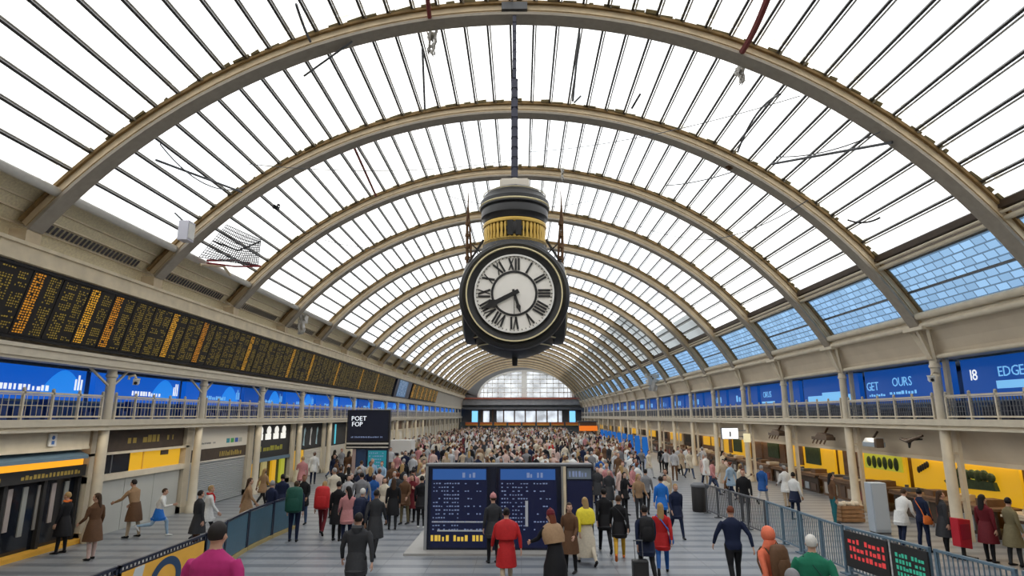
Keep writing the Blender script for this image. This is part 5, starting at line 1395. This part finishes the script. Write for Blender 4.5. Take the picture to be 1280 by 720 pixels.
# --- foreground
def near(label, px, y, *a, **k):
    return person(a[0], at_y(px, y), y, 0, math.radians(a[1]), a[2], a[3], a[4], *a[5:], label=label, **k)
near('person in a dark grey hooded jacket walking away at lower centre-left', 446, 13.0, 'broad', 0, 1.87, 'charcoal','black', ('short','dark'), ('hood_down','jacket_hem'))
near('person in a long red coat and beige trousers before the kiosk', 633, 14.6, 'broad', 8, 1.74, 'red','beige', ('bun','dark'), (('coat','red'),('shawl','red')))
near('person with a colourful knitted hat standing close to the kiosk screen', 616, 17.0, 'stand', 20, 1.74, 'charcoal','black', ('short','brown'), (('beanie','rose'),'jacket_hem'))
near('bulky person in a black coat and tan shawl bending forward at bottom centre', 694, 13.9, 'reach', 35, 1.78, 'black','black', ('long','auburn'), (('shawl','tan'),('long_coat','black'),('beanie','maroon')))
near('person in a brown jacket beside the bulky black coat and kiosk', 713, 16.0, 'stand_turned', 150, 1.66, 'brown','black', ('long','brown'), ('coat',))
near('person in a long yellow coat over a cream skirt, right of the kiosk', 733, 16.9, 'walk', 15, 1.72, 'yellow','cream', ('long','fair'), (('long_coat','cream'),('shawl','yellow')))
near('person in a black jacket striding away in black trousers, left of mustard trousers', 757, 18.4, 'walk', 0, 1.78, 'black','black', ('short','dark'), ('jacket_hem',))
near('person in mustard trousers and black jacket with a shoulder bag', 775, 17.4, 'stride', -8, 1.72, 'black','mustard', ('short','brown'), (('shoulder_bag','charcoal'),'jacket_hem'), shoe='orange')
near('person in dark navy with a navy backpack pulling a black suitcase', 808, 15.2, 'walk', 0, 1.76, 'navy','black', ('short','dark'), (('backpack','black'),'jacket_hem'), 1)
near('person in a red jacket with a blue backpack beside the suitcase puller', 828, 15.9, 'stride', -12, 1.72, 'red','blue', ('long','fair'), (('shoulder_bag','bright_blue'),'jacket_hem'))
near('person in a navy jacket and dark trousers facing the camera on open floor', 848, 20.5, 'walk', 185, 1.70, 'navy','navy', ('short','fair'), ('jacket_hem',))
near('person in a bright blue jacket walking away beyond the red jacket', 830, 22.0, 'stand', 5, 1.74, 'bright_blue','navy', ('short','dark'), ('jacket_hem',))
near('stocky person in a black jumper with arms out walking away at right', 917, 14.6, 'arms_out', -5, 1.80, 'navy','black', ('crop','auburn'), (), 0)
near('person with an orange rucksack cover and hood at the lower right', 963, 11.4, 'walk', 20, 1.92, 'coral','charcoal', None, (('hood','coral'),('backpack','brown'),'jacket_hem'))
near('person in a green jacket with white hair at the lower right barrier', 1015, 10.4, 'broad', -25, 1.94, 'green','charcoal', ('short','white'), (('shoulder_bag','dark_green'),'jacket_hem'))
near('person in a grey hooded top at the bottom edge beside green jacket', 987, 9.0, 'stand', 0, 1.72, 'grey','charcoal', None, (('hood','grey'),))
# suitcase pulled by the person in navy
root = empty('suitcase', (at_y(799,14.75), 14.7, 0), 'small black wheeled suitcase behind the person in navy', 'suitcase')
m = MB(); m.box(-.18,.18,-.11,.11,.07,.60); m.build('shell', black, root, bev=.03); m = MB(); m.box(-.15,.15,-.125,-.11,.14,.52); m.build('pocket', blackm, root, bev=.01)
m = MB(); [m.tube([(s*.09,.09,.58),(s*.09,.16,.98)], .009, 6) for s in (-1,1)]; m.tube([(-.11,.16,.98),(.11,.16,.98)], .014, 8); m.build('handle', dgrey, root)
for s in (-1,1):
    m = MB(); m.tube([(s*.14-.02,.08,.04),(s*.14+.02,.08,.04)], .04, 12); m.build('wheel', blackm, root)
# --- middle left
hp('person with a large green backpack and navy clothes standing on the left', 366, 677, 'stand', 10, 1.80, 'navy','navy', ('short','brown'), (('big_backpack','dark_green'),))
hp('person in navy coat behind the teal barrier beside the green backpack', 349, 656, 'stand', 30, 1.74, 'navy','black', ('short','dark'), ('coat',))
hp('person in dark blue jacket leaning at the teal barrier, left of centre', 335, 668, 'stand_turned', -20, 1.70, 'navy','navy', ('short','grey'), ('jacket_hem',))
hp('person in a tan coat and brown hair at the barrier by the second column', 306, 662, 'walk', -60, 1.74, 'tan','brown', ('long','brown'), (('coat','tan'),))
hp('person in pale pink with a bright red backpack on the left', 402, 668, 'walk', 5, 1.72, 'pink','maroon', ('long','fair'), (('big_backpack','red'),))
hp('slim person in black standing just right of the red backpack', 420, 676, 'stand', 0, 1.78, 'black','black', ('short','dark'), ('coat',))
hp('person in dusky pink top behind the grey hooded jacket', 432, 682, 'stand_turned', 20, 1.70, 'rose','navy', ('long','dark'), ('jacket_hem',))
hp('white-haired person in dark navy beside the grey hooded jacket', 450, 690, 'stand', -6, 1.74, 'navy','black', ('short','white'), (('backpack','navy'),))
hp('tall person in a charcoal coat right of the grey hooded jacket', 467, 694, 'walk', 0, 1.80, 'charcoal','black', ('short','dark'), ('coat',), 3)
hp('person in a black puffer coat in the queue left of the kiosk', 490, 662, 'stand', 15, 1.70, 'black','charcoal', ('long','brown'), ('coat',))
hp('person in black with white trainers left of the kiosk frame', 526, 660, 'stand', 0, 1.74, 'black','black', ('short','dark'), ('jacket_hem',), 0, 'white')
hp('person in brown jacket in the queue left of the kiosk', 505, 655, 'stand_turned', 160, 1.72, 'brown','khaki', ('short','grey'), ('jacket_hem',))
hp('person in maroon coat in the queue left of the kiosk', 514, 652, 'phone', 170, 1.68, 'maroon','black', ('long','dark'), ('coat',))
# --- left, beyond the barriers
hp('person in a white top and blue skirt hurrying past the pale hoarding', 195, 671, 'run', -70, 1.58, 'white','pale_blue', ('short','brown'), (('jacket_hem','bright_blue'),), 0, 'white')
hp('person in a brown coat with arm out by the nearest left column', 164, 672, 'reach', 80, 1.80, 'tan','beige', ('short','dark'), (('coat','brown'),), 1)
hp('person in a rust-brown jacket beside the dark shop front', 112, 700, 'stand_turned', 70, 1.72, 'brown','pink', ('long','brown'), ('coat',))
hp('person in a black coat with an orange scarf at the dark shop', 74, 692, 'stand', 90, 1.66, 'black','black', ('short','fair'), (('scarf','orange'),'coat'))
hp('person in a white jacket with a red scarf near the roller shutter', 256, 676, 'walk', -50, 1.70, 'white','charcoal', ('short','fair'), (('scarf','red'),'jacket_hem'))
hp('person in dark brown beside the white jacket near the shutter', 244, 688, 'stand', -30, 1.66, 'charcoal','brown', ('short','dark'), ('coat',))
# --- right, beyond the barrier
hp('tall person in a black jumper standing behind the dark barrier on the right', 933, 652, 'stand', 160, 1.86, 'black','charcoal', ('short','auburn'), ())
hp('person in white shirt and navy dungarees near the right-hand counters', 996, 650, 'stand_turned', -60, 1.72, 'white','navy', ('short','dark'), (('jacket_hem','navy'),), 3)
hp('person in brown top and teal trousers by the second right column', 1045, 655, 'stand', -90, 1.76, 'brown','teal', ('long','dark'), ())
hp('person in a white top leaning over near the plant counter', 1131, 684, 'stoop', -60, 1.72, 'white','navy', ('short','brown'), (('jacket_hem','white'),))
hp('person in dark navy beside the white top near the plant counter', 1158, 690, 'stand_turned', -80, 1.74, 'navy','navy', ('short','dark'), (('shoulder_bag','orange'),))
hp('person in a black coat and brown hair at the plant counter', 1186, 694, 'stand', -100, 1.72, 'charcoal','black', ('long','brown'), ('coat',))
hp('person in a red jacket on the far side of the barrier at the right edge', 1240, 703, 'stand', -70, 1.72, 'maroon','black', ('long','dark'), ('coat',))
hp('person in olive coat at the counter in the right edge of frame', 1272, 708, 'stand_turned', -90, 1.70, 'khaki','charcoal', ('short','dark'), ('coat',))
# red floor-standing notice and a crate on the right
p = ground(1206, 698); root = empty('red_stand', p, 'red box-shaped notice stand by the nearest right column', 'notice stand', None, .3)
m = MB(); m.prism([(-.22,.32),(.2,.24),(.26,1.0),(-.2,1.06)], 'Y', -.12, .12); m.build('box', redp, root, bev=.02); m = MB(); m.bar((0,0,0),(0,0,.32),.07); m.box(-.25,.25,-.2,.2,0,.04); m.build('foot', blackm, root)
m = MB(); m.box(-.16,.18,-.13,-.12,.5,.9); m.build('notice', mat('deep_red_notice', (.32,.01,.03), .5), root)
p = ground(1062, 652); root = empty('crate', p, 'brown wooden crate on the floor beside the second right column', 'crate')
m = MB(); [m.box(-.4,.4,-.3,-.27,.05+.14*q,.16+.14*q) for q in range(4)]; [m.box(-.4,.4,.27,.3,.05+.14*q,.16+.14*q) for q in range(4)]; [m.box(s*.4-.02,s*.4+.02,-.3,.3,.05+.14*q,.16+.14*q) for q in range(4) for s in (-1,1)]; m.box(-.4,.4,-.3,.3,.03,.06); m.build('slats', mat('orange_brown_wood', (.38,.2,.09), .6, var=.3), root)
m = MB(); [m.ell((-.25+.17*(q%4),-.12+.22*(q//4),.56+.03*(q%2)),.11,.11,.09,10,7) for q in range(8)]; tag(m.build('bread', tanw, None, p+Vector((0,0,.04))), 'heap of tan goods lying in the brown crate on the right', 'goods', kind='stuff')
p = ground(1101, 667); root = empty('pale_cabinet', p, 'tall pale blue-grey cabinet standing before the right counters', 'cabinet')
m = MB(); m.box(-.26,.26,-.2,.2,.06,1.62); m.build('body', mat('pale_blue_cabinet', (.42,.47,.52), .4), root, bev=.02); m = MB(); m.box(-.24,.24,-.18,.18,0,.06); m.build('plinth', dgrey, root); m = MB(); m.box(-.23,.23,-.22,-.2,.15,1.55); m.build('door', mat('cabinet_door', (.47,.52,.57), .35), root)

# --- the standing crowd: one person at a time, every look different
TOPS = [('white','white top'),('cream','cream top'),('beige','beige coat'),('pink','pale pink top'),('rose','rose top'),('pale_grey','light grey top'),('grey','grey jacket'),('black','black jacket'),
        ('charcoal','charcoal coat'),('navy','navy jacket'),('blue','blue jacket'),('maroon','maroon top'),('tan','tan jacket'),('brown','brown coat'),('pale_blue','pale blue shirt'),('red','red top'),('khaki','olive jacket'),('teal','teal top'),('mustard','mustard top')]
TW = [10,8,7,8,5,8,5,10,8,7,2,3,3,4,3,1,1,.5,1]
LEGS = [('black','black trousers'),('navy','navy trousers'),('charcoal','charcoal trousers'),('denim','blue jeans'),('beige','beige trousers'),('brown','brown trousers'),('pale_grey','light grey trousers')]
LW = [6,5,4,4,2,2,2]
HR = [(('short','dark'),'short dark hair'),(('short','brown'),'short brown hair'),(('long','dark'),'long dark hair'),(('long','fair'),'long fair hair'),(('short','grey'),'grey hair'),(('crop','fair'),'cropped fair hair'),(('bun','auburn'),'an auburn bun')]
POSES = ['stand','stand_turned','phone','walk','stride','stand','stand_turned','broad']
cr = random.Random(77); used = set(); spots = []
PLACED = [o for o in COL.objects if o.name.startswith('person')]
occ = [(o.location.x, o.location.y) for o in PLACED]
def try_spot(x, y, dmin):
    for a, b in occ:
        if (a-x)**2+(b-y)**2 < dmin*dmin: return False
    occ.append((x, y)); return True
def crowd_person(x, y, where, dark=False):
    for _ in range(400):
        tw = [w_*(2.6 if (dark and TOPS[i][0] in ('black','charcoal','navy','grey','brown')) else 1) for i, w_ in enumerate(TW)]
        a = cr.choices(range(len(TOPS)), tw)[0]; b = cr.choices(range(len(LEGS)), LW)[0]; c = cr.randrange(len(HR))
        if (a, b, c, where) not in used: used.add((a, b, c, where)); break
    bag = cr.random() < .25
    gear = [] 
    if TOPS[a][1].endswith('coat'): gear.append('coat')
    elif cr.random() < .6: gear.append('jacket_hem')
    person(cr.choice(POSES), x, y, 0, cr.choice((0, PI))+cr.uniform(-.9,.9), cr.uniform(1.60,1.84), TOPS[a][0], LEGS[b][0], HR[c][0], gear, cr.choice((0,0,0,1,2,2,3,4)), 'black',
           'person in %s, %s, %s, %s' % (TOPS[a][1], LEGS[b][1], HR[c][1], where), 'people in the crowd')
zones = [('left of the kiosk', 22.5, 31, -8.2, -3.4, 34, .62, True), ('right of the kiosk', 23.5, 36, 2.2, 6.0, 30, .8, False), ('behind the kiosk', 24.5, 36, -3.2, 2.2, 32, .72, True),
         ('behind the totem', 34.5, 48, -10.6, -4.0, 42, .72, False), ('in mid crowd', 36, 52, -4.0, 3.0, 60, .72, False), ('before the blue banners', 36, 52, 3.0, 8.6, 42, .72, False),
         ('past the right barrier', 20, 44, 9.2, 12.4, 18, .9, False), ('under the left gallery', 27, 46, -12.6, -9.6, 8, .9, True)]
for where, y0, y1, x0, x1, n, dmin, dark in zones:
    k = t = 0
    while k < n and t < 4000:
        t += 1; x, y = cr.uniform(x0, x1), cr.uniform(y0, y1)
        if -9.6 < x < -6.6 and 32.2 < y < 34.2: continue
        if -9.9 < x < -7.2 and 43.2 < y < 46.5: continue
        if 9.0 < x < 12.6 and 15.0 < y < 26.5: continue
        if try_spot(x, y, dmin): crowd_person(x, y, where, dark); k += 1

# --- the dense far crowd, too many to count: one mass
def low_figure(pose, hairk, ratio):
    v = VARS[pose]; o = bpy.data.objects.new('tmp', v['mesh']); COL.objects.link(o)
    d_ = o.modifiers.new('d', 'DECIMATE'); d_.ratio = ratio; me = evaluated(o)
    co, fs = grab(me); mi = [p.material_index for p in me.polygons]
    o = bpy.data.objects.new('tmp', HAIR[hairk]); COL.objects.link(o); d_ = o.modifiers.new('d', 'DECIMATE'); d_.ratio = .3; h = evaluated(o)
    hc, hf = grab(h); M = np.array(v['head']); hc = hc @ M[:3,:3].T + M[:3,3]
    fs2 = fs+[[i+len(co) for i in f] for f in hf]; mi2 = mi+[9]*len(hf)
    return np.vstack([co, hc]), fs2, mi2
LOW = [low_figure(p, h, .016) for p, h in (('stand','short'),('stand_turned','long'),('walk','short'),('phone','long'))]
V, F, K = [], [], []; off = 0
FT = ['white','white','white','cream','cream','pink','pink','beige','rose','pale_grey','pale_grey','black','charcoal','navy','brown','maroon','pink','cream']
k = t = 0
while k < 640 and t < 60000:
    t += 1; y = cr.uniform(50, 128); x = cr.uniform(-11.8, 10.6 if y > 56 else 8.6)
    if y > 92 and x > 8.2: continue
    if not try_spot(x, y, .62): continue
    co, fs, mi = LOW[cr.randrange(4)]; a = cr.choice((0,PI))+cr.uniform(-.8,.8); s_ = cr.uniform(1.6,1.85)/1.75
    R_ = np.array([[math.cos(a),-math.sin(a),0],[math.sin(a),math.cos(a),0],[0,0,1]])*s_
    V.append(co @ R_.T+np.array([x,y,0])); F += [[i+off for i in f] for f in fs]; off += len(co)
    ft = FT if y < 105 else FT+['orange','red','coral','mustard','orange','tan']
    pal = {0:C[cr.choice(ft)], 1:C[cr.choice(('black','navy','charcoal','denim','brown','beige'))], 2:SK[cr.choice((0,0,2,2,1,3))], 3:C['black'], 4:C['black'], 5:SK[0], 9:HC[cr.choice(('dark','brown','brown','fair','grey'))]}
    K += [pal[q] for q in mi]; k += 1
me = bpy.data.meshes.new('crowd'); me.from_pydata(np.vstack(V).tolist(), [], F)
at = me.attributes.new('clothes', 'FLOAT_COLOR', 'FACE'); at.data.foreach_set('color', [c for q in K for c in (*q, 1.)])
cm, nt_, b_ = _nt('crowd_clothing'); an = nt_.nodes.new('ShaderNodeAttribute'); an.attribute_name = 'clothes'; nt_.links.new(an.outputs['Color'], b_.inputs['Base Color']); b_.inputs['Roughness'].default_value = .8
me.materials.append(cm); me.polygons.foreach_set('use_smooth', [True]*len(F))
o = bpy.data.objects.new('crowd', me); COL.objects.link(o)
tag(o, 'dense far crowd of small figures filling the concourse up to the end wall', 'crowd', kind='stuff')
# ================================================================== light and camera
w = bpy.data.worlds.new('overcast'); SC.world = w; w.use_nodes = True
nt = w.node_tree; bg = nt.nodes['Background']
tc = nt.nodes.new('ShaderNodeTexCoord'); nz = nt.nodes.new('ShaderNodeTexNoise'); nz.inputs['Scale'].default_value = 2.2; nz.inputs['Detail'].default_value = 4
nt.links.new(tc.outputs['Generated'], nz.inputs['Vector'])
rp = nt.nodes.new('ShaderNodeValToRGB'); rp.color_ramp.elements[0].position = .35; rp.color_ramp.elements[0].color = (.86,.91,1.,1); rp.color_ramp.elements[1].position = .62; rp.color_ramp.elements[1].color = (1.,.985,.95,1)
nt.links.new(nz.outputs['Fac'], rp.inputs[0]); nt.links.new(rp.outputs[0], bg.inputs['Color'])
bg.inputs['Strength'].default_value = 2.4
def area(name, loc, rot, sx, sy, e, col):
    l = bpy.data.lights.new(name, 'AREA'); l.shape = 'RECTANGLE'; l.size = sx; l.size_y = sy; l.energy = e; l.color = col
    o = bpy.data.objects.new(name, l); COL.objects.link(o); o.location = loc; o.rotation_euler = rot; return o
# added unseen fill lights for the dim galleries, shops and wall faces
for j in range(2, 22, 2):
    y = COLY[j]+S
    area('shop_fill_light', (15.9, y, 2.30), (0,0,0), .3, 10, 60, (1.,.78,.5))
    area('gallery_fill_light', (-15.6, y, 5.45), (0,0,0), .3, 10, 40, (.6,.8,1.))
    area('gallery_fill_light', (15.8, y, 5.6), (0,0,0), .3, 10, 40, (.6,.8,1.))
for j in range(2, 14):  # added downlights without fittings, brightening the left fronts and right bulkhead
    y = COLY[j]+S/2
    area('wall_fill_light', (-13.0, y, 3.34), (0, math.radians(-25), 0), .12, 4.5, 26, (1.,.90,.72))
    area('wall_fill_light', (13.35, y, 3.34), (0, math.radians(25), 0), .12, 4.5, 34, (1.,.88,.70))
cam = bpy.data.cameras.new('camera'); co = bpy.data.objects.new('camera', cam); COL.objects.link(co)
co.location = (0, 0, 3.8); co.rotation_euler = (PI/2+PIT, 0, YAW)
cam.sensor_width = 36.; cam.lens = 750/1280*36.; cam.clip_start = .05; cam.clip_end = 400
SC.camera = co
SC.view_settings.view_transform = 'Standard'; SC.view_settings.look = 'None'; SC.view_settings.gamma = 1.; SC.view_settings.use_curve_mapping = False
SC.view_settings.exposure = .0
SC.cycles.max_bounces = 6; SC.cycles.diffuse_bounces = 4; SC.cycles.transparent_max_bounces = 8; SC.cycles.glossy_bounces = 3
SC.cycles.caustics_reflective = False; SC.cycles.caustics_refractive = False
SC.cycles.use_denoising = True; SC.cycles.sample_clamp_indirect = 6.
